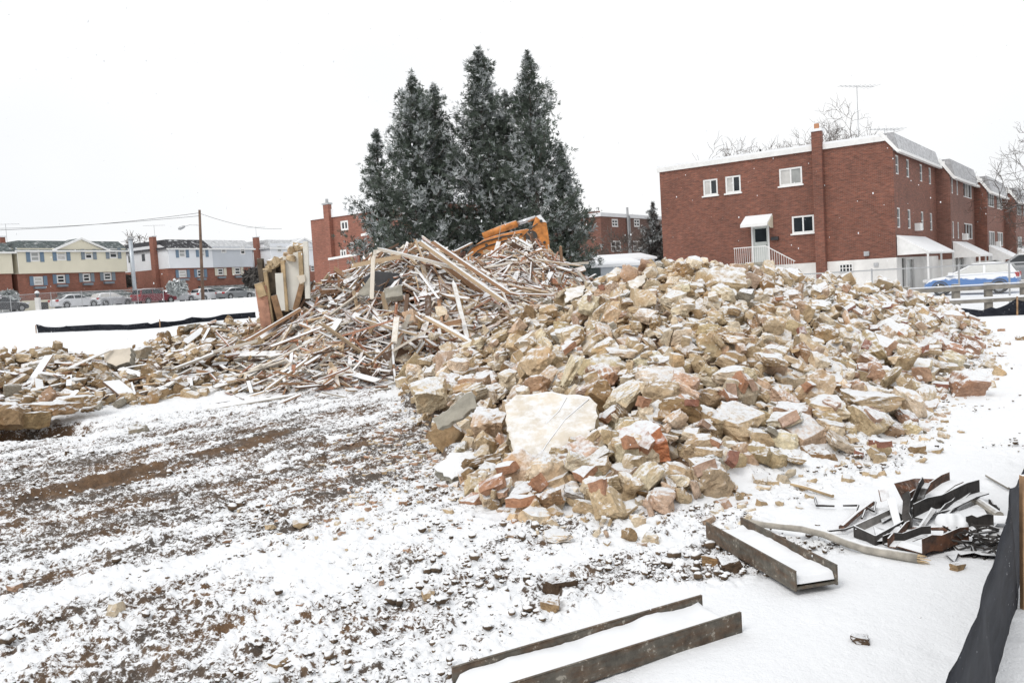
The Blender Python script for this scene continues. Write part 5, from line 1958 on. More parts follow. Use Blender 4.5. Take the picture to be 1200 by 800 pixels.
def bare_tree(label, u, vtop, Y, spread, seed, base_r=.2, mt='twig', depth=6, tf=.25):
    g = np.random.default_rng(seed)
    top = at(u, vtop, Y)
    zb = bz(top.x, top.y)
    h = top.z - zb
    t = thing('bare_tree', label, 'tree', (top.x, top.y, zb), 0, 'leafless trees behind the houses')
    trunk, crown = MB(), MB()
    def grow(p, d, L, r, lv):
        n = 4
        pts = [p]
        q = p.copy()
        dd = d.copy()
        for k in range(n):
            dd = dd + g.normal(scale=.13 + .03 * lv, size=3) + [0, 0, .05]
            dd /= np.linalg.norm(dd)
            q = q + dd * L / n
            pts.append(q.copy())
        (trunk if lv < 2 else crown).tube(pts, [r * (1 - .45 * k / n) for k in range(n + 1)], 6 if lv < 2 else 4 if lv < 3 else 3, cap=False)
        if lv >= depth: return
        for k in range(5 if lv == 0 else 4 if lv in (1, depth - 1) else 3):
            s = g.uniform(.35, 1.0) if k else 1.
            i = min(n, int(round(s * n)))
            a = g.normal(size=3)
            a -= dd * a.dot(dd)
            a /= np.linalg.norm(a)
            nd = dd * .75 + a * spread * g.uniform(.5, 1.1)
            nd /= np.linalg.norm(nd)
            grow(pts[i], nd, L * g.uniform(.62, .88), max(.00026 * Y, r * (.52 if k else .6)), lv + 1)
    grow(np.array([0, 0, -.2]), np.array([0, 0, 1.]), h * tf, base_r, 0)
    k = h / max(p[2] for p in crown.v)
    for q in (trunk, crown): q.v = [(p[0] * k, p[1] * k, p[2] * k) for p in q.v]
    trunk.build('trunk', M['bark'], t)
    crown.build('crown', M[mt], t)
bare_tree('leafless spreading tree behind the chimney of the nearest rowhouse', 957, 112, 66, .95, 11, .3, 'twig', 7, .38)
bare_tree('fine leafless tree over the roof, left of the spreading one', 888, 150, 80, .8, 12, .2, 'twig', 6, .38)
bare_tree('faint leafless tree at the left end of the rowhouse roof', 846, 160, 85, .8, 13, .2, 'twig', 6, .38)
bare_tree('large leafless tree with crooked boughs at right frame edge', 1305, 96, 55, .62, 14, .34, 'bark', 6, .42)
bare_tree('small leafless tree beside the dull conifer', 752, 262, 70, .7, 15, .10)
bare_tree('distant leafless tree behind the cream twin house', 128, 268, 125, .9, 16, .2)

# snow-laden bushes along the far street
def bush(label, u, v, Y, r, seed, mt='needles_snowy'):
    p = gnd(u, v) if Y is None else at(u, v, Y)
    g = np.random.default_rng(seed)
    V, Fq = [], []
    for k in range(900):
        d = g.normal(size=3)
        d /= np.linalg.norm(d)
        c = d * r * g.uniform(.5, 1.0) * [1, 1, .8] + [0, 0, r * .5]
        a, b_ = g.normal(size=3) * r * .13, g.normal(size=3) * r * .08
        b = len(V)
        V += [c - a, c + b_, c + a, c - b_]
        Fq.append((b, b + 1, b + 2, b + 3))
    o = np_mesh('snowy_bush', np.array(V), np.array(Fq), M[mt])
    o.location = p
    tag(o, label, 'bush')
bush('round snow-covered bush in front of the white twin house', 208, 343, 92, 1.1, 21)
bush('snow-covered bush at the left edge beside the cream house', 11, 355, 84, 1.0, 22)
bush('low dark shrub in the gap between the cream and white twin houses', 150, 334, 108, 1.0, 23, 'needles_dull')
bush('dark evergreen shrub between the white twin house and the broken wall', 300, 333, 112, 1.7, 24, 'needles_dull')

# ------------------------------------------------------------------ excavator
def excavator():
    Y = 29.0
    base = gnd(560, 420)
    base = at(585, 300, Y)
    base.z = bz(base.x, base.y)
    t = thing('excavator', 'orange excavator behind the debris heap, only its boom and stick showing', 'excavator', base)
    def P(u, v, dy=0): return at(u, v, Y + dy) - base
    def plate(name, px, dy, th, mt, bev=.03, par=t):
        m = MB()
        m.prism([P(u, v, dy) for u, v in px], Vector((0, th, 0)))
        return m.build(name, M[mt], par, bevel=bev)
    boom = plate('boom', [(520, 330), (543, 305), (549, 296), (556, 288), (566, 281), (580, 276), (600, 271.5), (617, 268), (626, 270), (627, 279), (618, 284), (600, 287), (582, 291), (568, 300), (556, 314), (540, 338)], 0, .45, 'orange')
    stick = plate('stick', [(621, 285), (625, 262), (628, 253.5), (633, 252), (640.5, 261), (643.5, 280), (645, 302), (644, 345), (636, 346), (630, 318), (624, 302)], -.08, .55, 'orange')
    m = MB()
    m.prism([P(u, v, -.1) for u, v in ((628, 253.3), (633, 251.5), (640.5, 260.5), (636, 260))], Vector((0, .58, 0)))
    m.build('snow_cap', M['snow_obj'], stick)
    m = MB()
    m.tube([P(566, 277, .2), P(588, 268, .2), P(606, 262, .2)], .12, 12)
    cy = m.build('arm_cylinder', M['orange'], t, smooth=True)
    m = MB()
    m.tube([P(606, 262, .2), P(628, 255, .2)], .075, 10)
    m.build('piston_rod', M['chrome'], cy, smooth=True)
    c = P(623, 277, -.14)
    for a_, b_, r_ in ((c, c + Vector((0, .68, 0)), .20), (P(561, 301, -.06), P(561, 301, .52), .14)):
        m = MB()
        m.tube([a_, b_], r_, 14)
        m.build('pivot_pin', M['machine_dark'], t)
    m = MB()
    m.tube([P(545, 300, -.02), P(553, 290, -.03), P(568, 283, -.03), P(590, 277, -.03), P(612, 274, -.03)], .025, 6)
    m.tube([P(553, 301, -.02), P(560, 294, -.04), P(572, 288, -.03), P(592, 282, -.03), P(612, 279, -.03), P(622, 268, -.12), P(630, 262, -.12)], .022, 6)
    m.build('hydraulic_hose', M['machine_dark'], boom)
    for uu, vv in ((604, 276), (586, 279), (570, 287), (634, 259), (638, 284), (633, 300)):
        m = MB()
        c = P(uu, vv, -.10 if uu > 620 else -.02)
        m.tube([c - Vector((0, .02, 0)), c + Vector((0, .03, 0))], .05, 8)
        m.build('bolt', M['machine_dark'], boom if uu < 620 else stick)
    # bucket at the foot of the stick, behind the heap
    m = MB()
    bx = P(640, 350, 0)
    prof = [(-.5, .5), (.25, .55), (.55, .1), (.45, -.45), (-.1, -.75), (-.75, -.6), (-.55, -.3), (-.1, -.4), (.15, -.15), (.1, .2)]
    m.prism([bx + Vector((a, -.3, b)) for a, b in prof], Vector((0, 1.1, 0)))
    m.build('bucket', M['machine_dark'], t, bevel=.02)
    # house, cab, tracks: low behind the timber heap
    hx = P(512, 340, .2)
    hx.z = 0
    m = MB()
    m.box((hx.x - 2.0, hx.y - .9, .95), (hx.x + .9, hx.y + 1.4, 1.9))
    m.build('engine_housing', M['orange'], t, bevel=.08)
    m = MB()
    m.box((hx.x - .1, hx.y - .9, 1.9), (hx.x + .9, hx.y + .1, 2.55))
    cab = m.build('cab', M['orange'], t, bevel=.06)
    m = MB()
    m.box((hx.x - .0, hx.y - .912, 2.0), (hx.x + .8, hx.y - .88, 2.45))
    m.box((hx.x + .88, hx.y - .8, 2.0), (hx.x + .912, hx.y, 2.45))
    m.build('cab_glass', M['glass'], cab)
    for s in (-.95, 1.0):
        m = MB()
        pr = [(-1.6, .12), (-1.4, .0), (1.2, .0), (1.5, .2), (1.5, .55), (1.2, .75), (-1.4, .75), (-1.7, .5)]
        m.prism([Vector((hx.x - .5 + a, hx.y + s - .1, b)) for a, b in pr], Vector((0, .5, 0)))
        m.build('track', M['machine_dark'], t, bevel=.05)
excavator()

# ------------------------------------------------------------------ vehicles
CARK = {
 'sedan': dict(L=4.6, W=1.8, lower=[(-2.30, .32), (-2.32, .62), (-2.26, .88), (-1.75, .96), (-.2, .93), (1.0, .92), (1.85, .82), (2.22, .66), (2.32, .45), (2.26, .28), (1.9, .22), (-1.9, .22)],
               roof=[(-1.95, .93), (-1.15, 1.36), (-.55, 1.44), (.15, 1.42), (1.15, .90)], wheels=(-1.38, 1.40)),
 'suv': dict(L=4.6, W=1.86, lower=[(-2.28, .42), (-2.30, .75), (-2.26, 1.05), (-1.6, 1.08), (0, 1.06), (1.0, 1.05), (1.95, .98), (2.22, .82), (2.30, .55), (2.24, .34), (1.9, .3), (-1.9, .3)],
               roof=[(-2.24, 1.04), (-2.02, 1.62), (-1.2, 1.72), (.1, 1.70), (1.08, 1.03)], wheels=(-1.35, 1.38)),
 'hatch': dict(L=4.15, W=1.78, lower=[(-2.05, .38), (-2.08, .7), (-2.02, .98), (-1.4, 1.0), (0, .97), (.9, .95), (1.7, .84), (2.0, .66), (2.07, .45), (2.0, .28), (1.7, .24), (-1.7, .24)],
               roof=[(-2.0, .97), (-1.72, 1.42), (-1.0, 1.52), (-.1, 1.50), (1.05, .93)], wheels=(-1.25, 1.28)),
 'van': dict(L=4.9, W=1.95, lower=[(-2.43, .4), (-2.46, .75), (-2.42, 1.1), (-1.7, 1.12), (0, 1.1), (1.2, 1.08), (2.05, .98), (2.36, .78), (2.43, .5), (2.36, .32), (2.0, .28), (-2.0, .28)],
               roof=[(-2.38, 1.08), (-2.2, 1.72), (-1.3, 1.82), (.5, 1.78), (1.55, 1.06)], wheels=(-1.45, 1.5)),
}
def paint(name, col, snow=(.45, .7), amp=.5):
    return plain(name, col, .25, .06, 2., snow=snow, amp=amp, sscale=3.)
def caked(name, col):
    """paint with snow plastered over everything above the door handles"""
    t = NT(name)
    x = t.n('SeparateXYZ')
    t.l(t.coord(), x.inputs[0])
    n1 = t.noise(t.coord(), 4., 5, .65)
    t.extra = t.rng(t.math('ADD', x.outputs[2], t.math('MULTIPLY', t.math('SUBTRACT', n1, .5), .5)), .64, .86, 0., 1.2)
    t.snow(col, .5, .75, .3, 5., .3)
    return t.m
def car(name, kind, label, cat, O, heading, mt, glassm='glass', group='cars parked on the far street', tail=True):
    k = CARK[kind]
    t = thing(name, label, cat, O, heading, group)
    W = k['W'] / 2
    def loft(prof, slices, shape):
        V, Fq = [], []
        n = len(prof)
        for s in slices:
            for x, z in prof: V.append(shape(x, z, s))
        for i in range(len(slices) - 1):
            for j in range(n):
                j2 = (j + 1) % n
                Fq.append((i * n + j, i * n + j2, (i + 1) * n + j2, (i + 1) * n + j))
        Fq.append(tuple(range(n))[::-1]); Fq.append(tuple(range((len(slices) - 1) * n, len(slices) * n)))
        m = MB()
        m.add(V, Fq)
        return m
    zm = max(z for _, z in k['lower'])
    def sh(x, z, s):
        e = abs(s)
        f = 1 - .05 * max(0, e - .75) / .25
        return (x * f, W * s * (1 - .07 * max(0, z - .55)), z - .05 * max(0, e - .8) / .2 * (z > .6))
    m = loft(k['lower'], (-1, -.93, -.6, 0, .6, .93, 1), sh)
    body = m.build('body', mt, t, smooth=False, bevel=.03)
    roof = k['roof']
    zb, zt = roof[0][1], max(z for _, z in roof)
    def shr(x, z, s):
        q = (z - zb) / (zt - zb)
        return (x, W * s * (.95 - .20 * q), z - .04 * (abs(s) > .9) * q)
    m = loft([(x, z) for x, z in roof] + [(.5, zb - .05)], (-1, -.92, 0, .92, 1), shr)
    m.build('cabin', mt, body, bevel=.03)
    # side glass, slightly proud of the cabin
    def lerp(a, b, f): return (a[0] + (b[0] - a[0]) * f, a[1] + (b[1] - a[1]) * f)
    for s in (-1, 1):
        r0, r1, r2, r3, r4 = roof
        lo = zb + .07
        hi = zt - .10
        def edge(a, b, z):
            f = (z - a[1]) / (b[1] - a[1])
            return a[0] + (b[0] - a[0]) * f
        xa, xb = edge(r0, r1, lo) + .22, edge(r4, r3, lo) - .16
        xc, xd = edge(r0, r1, min(hi, r1[1] - .02)) + .16, edge(r4, r3, min(hi, r3[1] - .02)) - .10
        xm = (xa + xb) / 2 - .1
        for (a, b, c, d) in ((xa, xm - .05, xc, xm - .05), (xm + .05, xb, xm + .05, xd)):
            m = MB()
            pts = []
            for x, z in ((a, lo), (b, lo), (d, hi), (c, hi)):
                p = shr(x, z, s)
                pts.append((p[0], p[1] + s * .012, p[2]))
            m.prism(pts, (0, -s * .01, 0))
            m.build('side_window', M[glassm], t)
    for (a, b, nm) in ((roof[4], roof[3], 'windscreen'), (roof[0], roof[1], 'rear_window')):
        m = MB()
        p0, p1 = lerp(a, b, .12), lerp(a, b, .88)
        sx = .014 if nm == 'windscreen' else -.014
        pts = [shr(*p0, -.86), shr(*p0, .86), shr(*p1, .86), shr(*p1, -.86)]
        m.prism([(x + sx, y, z + .012) for x, y, z in pts], (sx * .3, 0, .004))
        m.build(nm, M[glassm], t)
    rw = .33 if kind != 'hatch' else .31
    for xw in k['wheels']:
        for s in (-1, 1):
            m = MB()
            m.tube([(xw, s * (W - .20), rw), (xw, s * (W + .012), rw)], rw, 18)
            wh = m.build('wheel', M['tyre'], t)
            m = MB()
            m.tube([(xw, s * (W + .002), rw), (xw, s * (W + .020), rw)], rw * .62, 14)
            m.build('rim', M['rim'], wh)
            m = MB()
            arc = [(xw + (rw + .07) * math.cos(q), s * (W * .985), rw + (rw + .07) * math.sin(q)) for q in np.linspace(0, math.pi, 12)]
            m.tube(arc, .03, 5)
            m.build('wheel_arch', M['black_metal'], t)
    xr, xf = k['lower'][2][0], k['lower'][7][0]
    for s in (-1, 1):
        m = MB()
        y0, y1 = sorted((s * W * .62, s * W * .96))
        m.box((xr - .06, y0, zm - .22), (xr + .12, y1, zm - .02))
        m.build('tail_lamp', M['lamp_red'], t)
        m = MB()
        m.box((xf - .12, y0, zm - .32), (xf + .05, y1, zm - .17))
        m.build('headlight', M['lamp_clear'], t)
        m = MB()
        m.box((roof[4][0] - .35, s * W if s > 0 else s * W - .16, zb), (roof[4][0] - .15, s * W + .16 if s > 0 else s * W, zb + .14))
        m.build('wing_mirror', mt, t)
    return t
ang = math.pi / 2 - ST_TH
def on_street(u, off):
    """a spot on the far street, off metres in front of the houses, in the direction of u"""
    p = hit(u, 350, HA + SN * off, SN)
    p.z = bz(p.x, p.y)
    return p
W_, S_, R_ = paint('white_car_paint', (.55, .56, .58), (.3, .6), .7), paint('snow_covered_car', (.35, .36, .38), (.05, .45), .8), paint('dark_red_car_paint', (.16, .018, .028), (.7, .9))
car('parked_car', 'sedan', 'white sedan parked before the cream-sided twin house', 'car', on_street(88, 10.5), ang, W_)
car('parked_car', 'hatch', 'small car buried in snow between white sedan and red vehicle', 'car', on_street(131, 8), ang, S_, 'curtain')
car('parked_car', 'suv', 'dark red sport utility vehicle with snowy roof on the far street', 'car', on_street(181, 10.5), ang, R_)
car('parked_car', 'hatch', 'snow-covered white car just behind the dark red vehicle', 'car', on_street(207, 9.5), ang, S_)
car('parked_car', 'sedan', 'snow-covered grey sedan right of the utility pole', 'car', on_street(276, 10.5), ang, paint('grey_car_paint', (.16, .17, .18), (.3, .6), .8))
car('parked_car', 'hatch', 'dark snow-dusted car cut off at the left edge', 'car', on_street(2, 13), ang, paint('dark_car_paint', (.06, .065, .07), (.5, .8), .8))
car('parked_car', 'hatch', 'snowy white car low beside the utility pole', 'car', on_street(245, 9), ang, W_)
p = at(1130, 330, 42)
p.z = bz(p.x, p.y)
crs = math.pi / 2 - (ST_TH + math.pi / 2) + math.pi
car('parked_car', 'hatch', 'bright blue car caked in snow behind the wooden rail', 'car', p + Vector((.35, 0, 0)), crs, caked('bright_blue_paint', (.06, .17, .42)), 'blind', 'cars behind the right fence')
p = at(1197, 330, 50)
p.z = bz(p.x, p.y)
car('parked_van', 'van', 'grey van with snowy roof cut off at the right edge', 'van', p + Vector((0.5, 0, 0)), crs, paint('grey_van_paint', (.19, .20, .21), (.55, .8)), 'glass', 'cars behind the right fence')

# ------------------------------------------------------------------ fences
def chain_fence(label, pts, h, spacing=3., mid=None, group=None, sag=0.):
    """pts: ground points; posts, a top rail and wire cloth"""
    t = thing('chain_link_fence', label, 'fence', pts[0], 0, group)
    o = Vector(pts[0])
    mp, mr = [], MB()
    tops = []
    for a, b in zip(pts, pts[1:]):
        L = (b - a).length
        n = max(1, round(L / spacing))
        for k in range(n + (b == pts[-1])):
            c = a.lerp(b, k / n)
            c = Vector((c.x, c.y, bz(c.x, c.y)))
            m = MB()
            m.tube([c - o + Vector((0, 0, -.3)), c - o + Vector((0, 0, h + .06))], .03, 6)
            m.build('post', M['galv'], t)
            tops.append(c - o)
    for a, b in zip(tops, tops[1:]):
        mr.bar(a + Vector((0, 0, h)), b + Vector((0, 0, h)), .045, .045)
        if mid: mr.bar(a + Vector((0, 0, mid)), b + Vector((0, 0, mid)), .03, .03)
    mr.build('top_rail', M['galv'], t)
    me = bpy.data.meshes.new('wire_cloth')
    V, Fq, uv = [], [], []
    d = 0
    for a, b in zip(tops, tops[1:]):
        L = (b - a).length
        i = len(V)
        V += [a, b, b + Vector((0, 0, h - .03)), a + Vector((0, 0, h - .03))]
        Fq.append((i, i + 1, i + 2, i + 3))
        uv += [(d / .07, 0), ((d + L) / .07, 0), ((d + L) / .07, h / .07), (d / .07, h / .07)]
        d += L
    me.from_pydata([tuple(v) for v in V], [], Fq)
    ul = me.uv_layers.new(name='UVMap')
    for k, q in enumerate(uv): ul.data[k].uv = q
    me.materials.append(M['wire'])
    ob = bpy.data.objects.new('wire_cloth', me)
    C.objects.link(ob)
    ob.parent = t
def street_pt(u, off): return on_street(u, off)
chain_fence('long chain-link fence along the far street in front of the parked cars', [street_pt(-40, 16.), street_pt(60, 16), street_pt(192, 16)], 1.5, 3.2)
def yat(u, Y):
    p = at(u, 330, Y)
    return Vector((p.x, p.y, bz(p.x, p.y)))
chain_fence('chain-link fence with thin posts before the right rowhouses', [yat(880, 33), yat(1022, 31), yat(1124, 30), yat(1183, 29.4), yat(1250, 29)], 1.62, 3.0)
def rail_fence():
    A, B = yat(1062, 29.0), yat(1240, 28.2)
    t = thing('wooden_guard_rail', 'weathered wooden guard rail with two snowy boards before the blue car', 'rail', A)
    d = B - A
    for f in (.0, .33, .545, .78, 1.):
        c = A.lerp(B, f) - A
        m = MB()
        m.bar(c + Vector((0, 0, -.3)), c + Vector((0, 0, 1.03)), .20, .2, (0, 1, 0))
        m.build('post', M['rail_wood'], t, bevel=.01)
    for z, th in ((.86, .14), (.42, .12)):
        m = MB()
        m.bar(Vector((0, -.13, z)), d + Vector((0, -.13, z - d.z)), .06, th, (0, 0, 1))
        b = m.build('rail_board', M['rail_wood'], t)
        m = MB()
        m.bar(Vector((0, -.13, z + th / 2 + .035)), d + Vector((0, -.13, z - d.z + th / 2 + .035)), .09, .066 if z < .6 else .03)
        m.build('snow_cap', M['snow_obj'], b)
rail_fence()
def silt(label, pts, tops, stakes=(), group=None, seg=14, amp=.03):
    """black silt fence: ground points, height at each, sagging between them"""
    o = Vector(pts[0])
    t = thing('silt_fence', label, 'silt fence', o, 0, group)
    V, Fq = [], []
    nrow = 6
    g = np.random.default_rng(len(pts) * 7 + int(abs(o.x) * 10))
    cols = []
    for i in range(len(pts) - 1):
        a, b = Vector(pts[i]), Vector(pts[i + 1])
        n = max(3, int((b - a).length / .14))
        n = min(n, 60)
        for k in range(n + (i == len(pts) - 2)):
            f = k / n
            c = a.lerp(b, f)
            h = tops[i] * (1 - f) + tops[i + 1] * f
            h -= .10 * math.sin(math.pi * f) * (h > .3)
            cols.append((c, h, (b - a).normalized()))
    for ci, (c, h, d) in enumerate(cols):
        nrm = Vector((-d.y, d.x, 0))
        for r in range(nrow):
            q = r / (nrow - 1)
            w_ = amp * (math.sin(ci * .55 + q * 2.2) + .7 * math.sin(ci * 1.3 + 1.7 + q * 4)) * (1 - abs(q - .5)) + float(g.normal(scale=amp * .12))
            V.append(c - o + nrm * w_ + Vector((0, 0, -.06 + (h + .06) * q)))
    n = len(cols)
    for i in range(n - 1):
        for r in range(nrow - 1):
            Fq.append((i * nrow + r, (i + 1) * nrow + r, (i + 1) * nrow + r + 1, i * nrow + r + 1))
    me_o = np_mesh('cloth', np.array([tuple(v) for v in V]), np.array(Fq), M['fabric'], t, smooth=True)
    so_ = me_o.modifiers.new('thick', 'SOLIDIFY')
    so_.thickness = .004
    for c, h, off in stakes:
        m = MB()
        c = Vector(c) - o + Vector(off)
        m.bar(c + Vector((0, 0, -.2)), c + Vector((.015, 0, h)), .042, .036, (0, 1, 0))
        m.build('stake', M['stake'], t, bevel=.003)
    return t
# the near one at the lower right corner
p0, p1 = at(1113, 800, 2.62), at(1186, 585, 4.75)
p0.z = p1.z = 0
dn = (p1 - p0).normalized()
A = p0 - dn * 1.9
Bp = p1
Ce = p1 + dn * 1.25 + Vector((.02, 0, 0))
De = p1 + dn * 4.0 + Vector((.5, 0, 0))
def gz(p): return Vector((p.x, p.y, bz(p.x, p.y)))
out = Vector((dn.y, -dn.x, 0))
silt('near black silt fence on a wooden stake at the lower right corner', [gz(A), gz(p0), gz(Bp), gz(Ce), gz(De)], [.70, .70, .68, .72, .70],
     [(gz(Bp), .76, out * .05), (gz(A), .78, out * .05), (gz(De), .78, out * .05)], 'silt fences', amp=.014)
# the fallen one across the left background
def G_(u, v): return gnd(u, v)
L_ = [(43, 390), (80, 388.5), (118, 387), (151, 386.5), (188, 384), (226, 378.5), (262, 375), (300, 372)]
pts = [G_(u, v) for u, v in L_]
silt('sagging black silt fence lying across the snow at left', pts, [.44, .28, .30, .26, .32, .32, .30, .3], [(pts[4], .42, (0, -.05, 0)), (pts[0], .4, (0, -.05, 0))], 'silt fences', amp=.10)
q = [yat(1098, 27.6), yat(1150, 27.2), yat(1190, 27.), yat(1240, 26.8)]
silt('black silt fence sagging between posts under the wooden rail', q, [.42, .20, .52, .3], [(q[2], .6, (0, -.05, 0))], 'silt fences', amp=.03)

# ------------------------------------------------------------------ pole, lamp, wires, flue
def street_light():
    b = on_street(237.5, 13.5)
    Yp = b.y
    top = at(233.8, 246, Yp)
    t = thing('utility_pole', 'brown wooden utility pole with street lamp arm', 'pole', b)
    m = MB()
    m.tube([Vector((0, 0, -.5)), (top - b) * .5, top - b], [.19, .16, .13], 10)
    m.build('pole_shaft', M['pole_wood'], t, smooth=True)
    r_, a1 = at(235, 264, Yp) - b, at(222, 263.5, Yp) - b
    h_ = at(209, 268.5, Yp) - b
    m = MB()
    m.tube([r_, a1, at(217, 265, Yp) - b], .04, 6)
    m.build('lamp_arm', M['galv'], t)
    m = MB()
    a_, b_ = at(217, 265, Yp) - b, h_
    m.tube([a_, a_.lerp(b_, .25), a_.lerp(b_, .8), b_], [.06, .17, .19, .08], 10)
    m.build('lamp_head', M['galv'], t, smooth=True)
    # wires to the neighbours beyond the frame
    for lab, q0, q1, Y1 in (('upper overhead wire running left from the utility pole', (233.8, 249.5), (-60, 271), 95), ('overhead wire sagging right from the utility pole', (233.8, 250), (330, 268), 130), ('lower faint overhead wire over the cream house', (233.8, 253), (-60, 268), 130)):
        a, c = at(*q0, Yp), at(*q1, Y1)
        m = MB()
        pts = []
        for k in range(17):
            f = k / 16
            p = a.lerp(c, f)
            p.z -= 2.2 * f * (1 - f) * (1 if 'sagging' in lab else .8)
            pts.append(p - a)
        m.tube(pts, .022, 4)
        o = m.build('overhead_wire', M['black_metal'])
        o.location = a
        tag(o, lab, 'wire', 'overhead wires')
street_light()
def flue():
    b = at(157, 330, 102)
    tp = at(152.5, 281, 102)
    z0 = bz(b.x, b.y)
    t = thing('metal_flue', 'tall pale metal flue in the gap between cream and white houses', 'flue', (b.x, b.y, z0))
    m = MB()
    m.tube([(0, 0, 0), (0, 0, tp.z - z0)], .24, 12)
    m.build('flue_pipe', M['flue'], t, smooth=True)
    m = MB()
    m.tube([(0, 0, tp.z - z0 + .003), (0, 0, tp.z - z0 + .3)], .3, 12)
    m.build('flue_cap', M['galv'], t)
flue()
def lamp_post():
    b = on_street(44, 7)
    t = thing('gate_lamp', 'small snow-capped lamp post before the cream house door', 'lamp post', b)
    m = MB()
    m.bar((0, 0, -.2), (0, 0, 1.3), .4, .4, (0, 1, 0))
    m.build('pillar', M['stucco'], t)
    m = MB()
    m.tube([(0, 0, 1.3), (0, 0, 1.5), (0, 0, 1.75)], [.06, .17, .2], 8)
    m.build('lantern', M['black_metal'], t)
    m = MB()
    m.tube([(0, 0, 1.753), (0, 0, 1.9), (0, 0, 2.0)], [.24, .2, .04], 8)
    m.build('snow_cap', M['snow_obj'], t)
lamp_post()
# ------------------------------------------------------------------ steel in the foreground
def channel(label, corners, wd, fh, th=.014, snow_fill=True, extend=0.):
    """steel channel lying flanges up; corners: ground points of its centre line ends"""
    a, b = corners
    d = (b - a)
    d.z = 0
    L = d.length
    rz = math.atan2(d.y, d.x)
    t = thing('steel_channel', label, 'steel channel', a, rz)
    m = MB()
    g = np.random.default_rng(int(L * 100))
    m.box((0, -wd / 2, .012), (L, wd / 2, .012 + th))
    m.build('web', M['channel'], t, bevel=.002)
    for s in (-1, 1):
        m = MB()
        y0, y1 = (s * wd / 2, s * wd / 2 + s * th)
        m.box((0, min(y0, y1), .004), (L, max(y0, y1), fh))
        m.box((0, min(y0, y1) - .002 * (s > 0), fh + .001), (L, max(y0, y1) + .002, fh + .006))
        m.build('flange', M['channel'], t, bevel=.002)
    nx, ny = 60, 8
    X, Yy = np.meshgrid(np.linspace(.01, L - .012, nx), np.linspace(-wd / 2 + .004, wd / 2 - .004, ny), indexing='ij')
    Z = .026 + th + .026 + .05 * fbm(X + 7 + 3 * wd, Yy, .22, 4, 5) + .02 * (np.abs(Yy) / (wd / 2)) ** 3
    Z = Z * sstep(0, .05, np.minimum(X, L - X) + .012)
    Z = np.maximum(Z, .027 + th)
    V = np.stack([X, Yy, Z], -1).reshape(-1, 3)
    i, j = np.meshgrid(np.arange(nx - 1), np.arange(ny - 1), indexing='ij')
    k = i * ny + j
    np_mesh('snow_fill', V, np.stack([k, k + ny, k + ny + 1, k + 1], -1).reshape(-1, 4), M['snow_obj'], t, smooth=True)
    return t
e1 = (at(833, 727, 4.93) + at(860, 755, 4.60)) / 2
e1.z = 0
n0, n1 = gnd(528, 812), gnd(642, 812)
s1 = (n0 + n1) / 2
dd = (s1 - e1)
dd.z = 0
s1 = e1 + dd * 1.12
def zset(p, dz=0.): return Vector((p.x, p.y, bz(p.x, p.y) + dz))
channel('long rusty steel channel filled with snow at bottom centre of the ground', (zset(s1, .0), zset(e1, .0)), .31, .115)
f1 = (gnd(826, 636) + gnd(872, 630)) / 2
f2 = (gnd(943, 700) + gnd(972, 690)) / 2
channel('shorter grey steel channel filled with snow below the stone heap', (zset(f1, .03), zset(f2, .0)), .27, .125)

def bent_pole():
    px = [(874, 612, 6.75), (905, 615, 6.7), (940, 619, 6.6), (965, 625, 6.45), (990, 635, 6.2), (1015, 643, 6.05), (1045, 649, 5.95), (1076, 654, 5.85)]
    ya, yb = gnd(874, 617).y, gnd(1070, 658).y
    pts = []
    for k, (u, v, Y) in enumerate(px):
        f = (u - 874) / 202
        q = at(u, v, (ya + (yb - ya) * f ** .8) * .995)
        q.z = max(q.z, bz(q.x, q.y) + .03)
        pts.append(q)
    o = pts[0].copy()
    t = thing('bent_pole', 'pale bent pole with splintered end lying beside the scrap heap', 'pole', o)
    m = MB()
    pts = [p - o for p in pts]
    m.tube(pts, [.026, .027, .028, .029, .03, .031, .032, .032], 10)
    m.build('pole_shaft', M['pole_pale'], t, smooth=True)
    m = MB()
    d = (pts[-1] - pts[-2]).normalized()
    for k in range(9):
        a = k * .7
        b = pts[-1] + Vector((0, math.cos(a), math.sin(a))) * .024
        m.bar(b - d * .03, b + d * (.03 + .05 * ((k * 37) % 10) / 10), .016, .010, taper=.3)
    m.build('splintered_end', M['splinter'], t)
bent_pole()

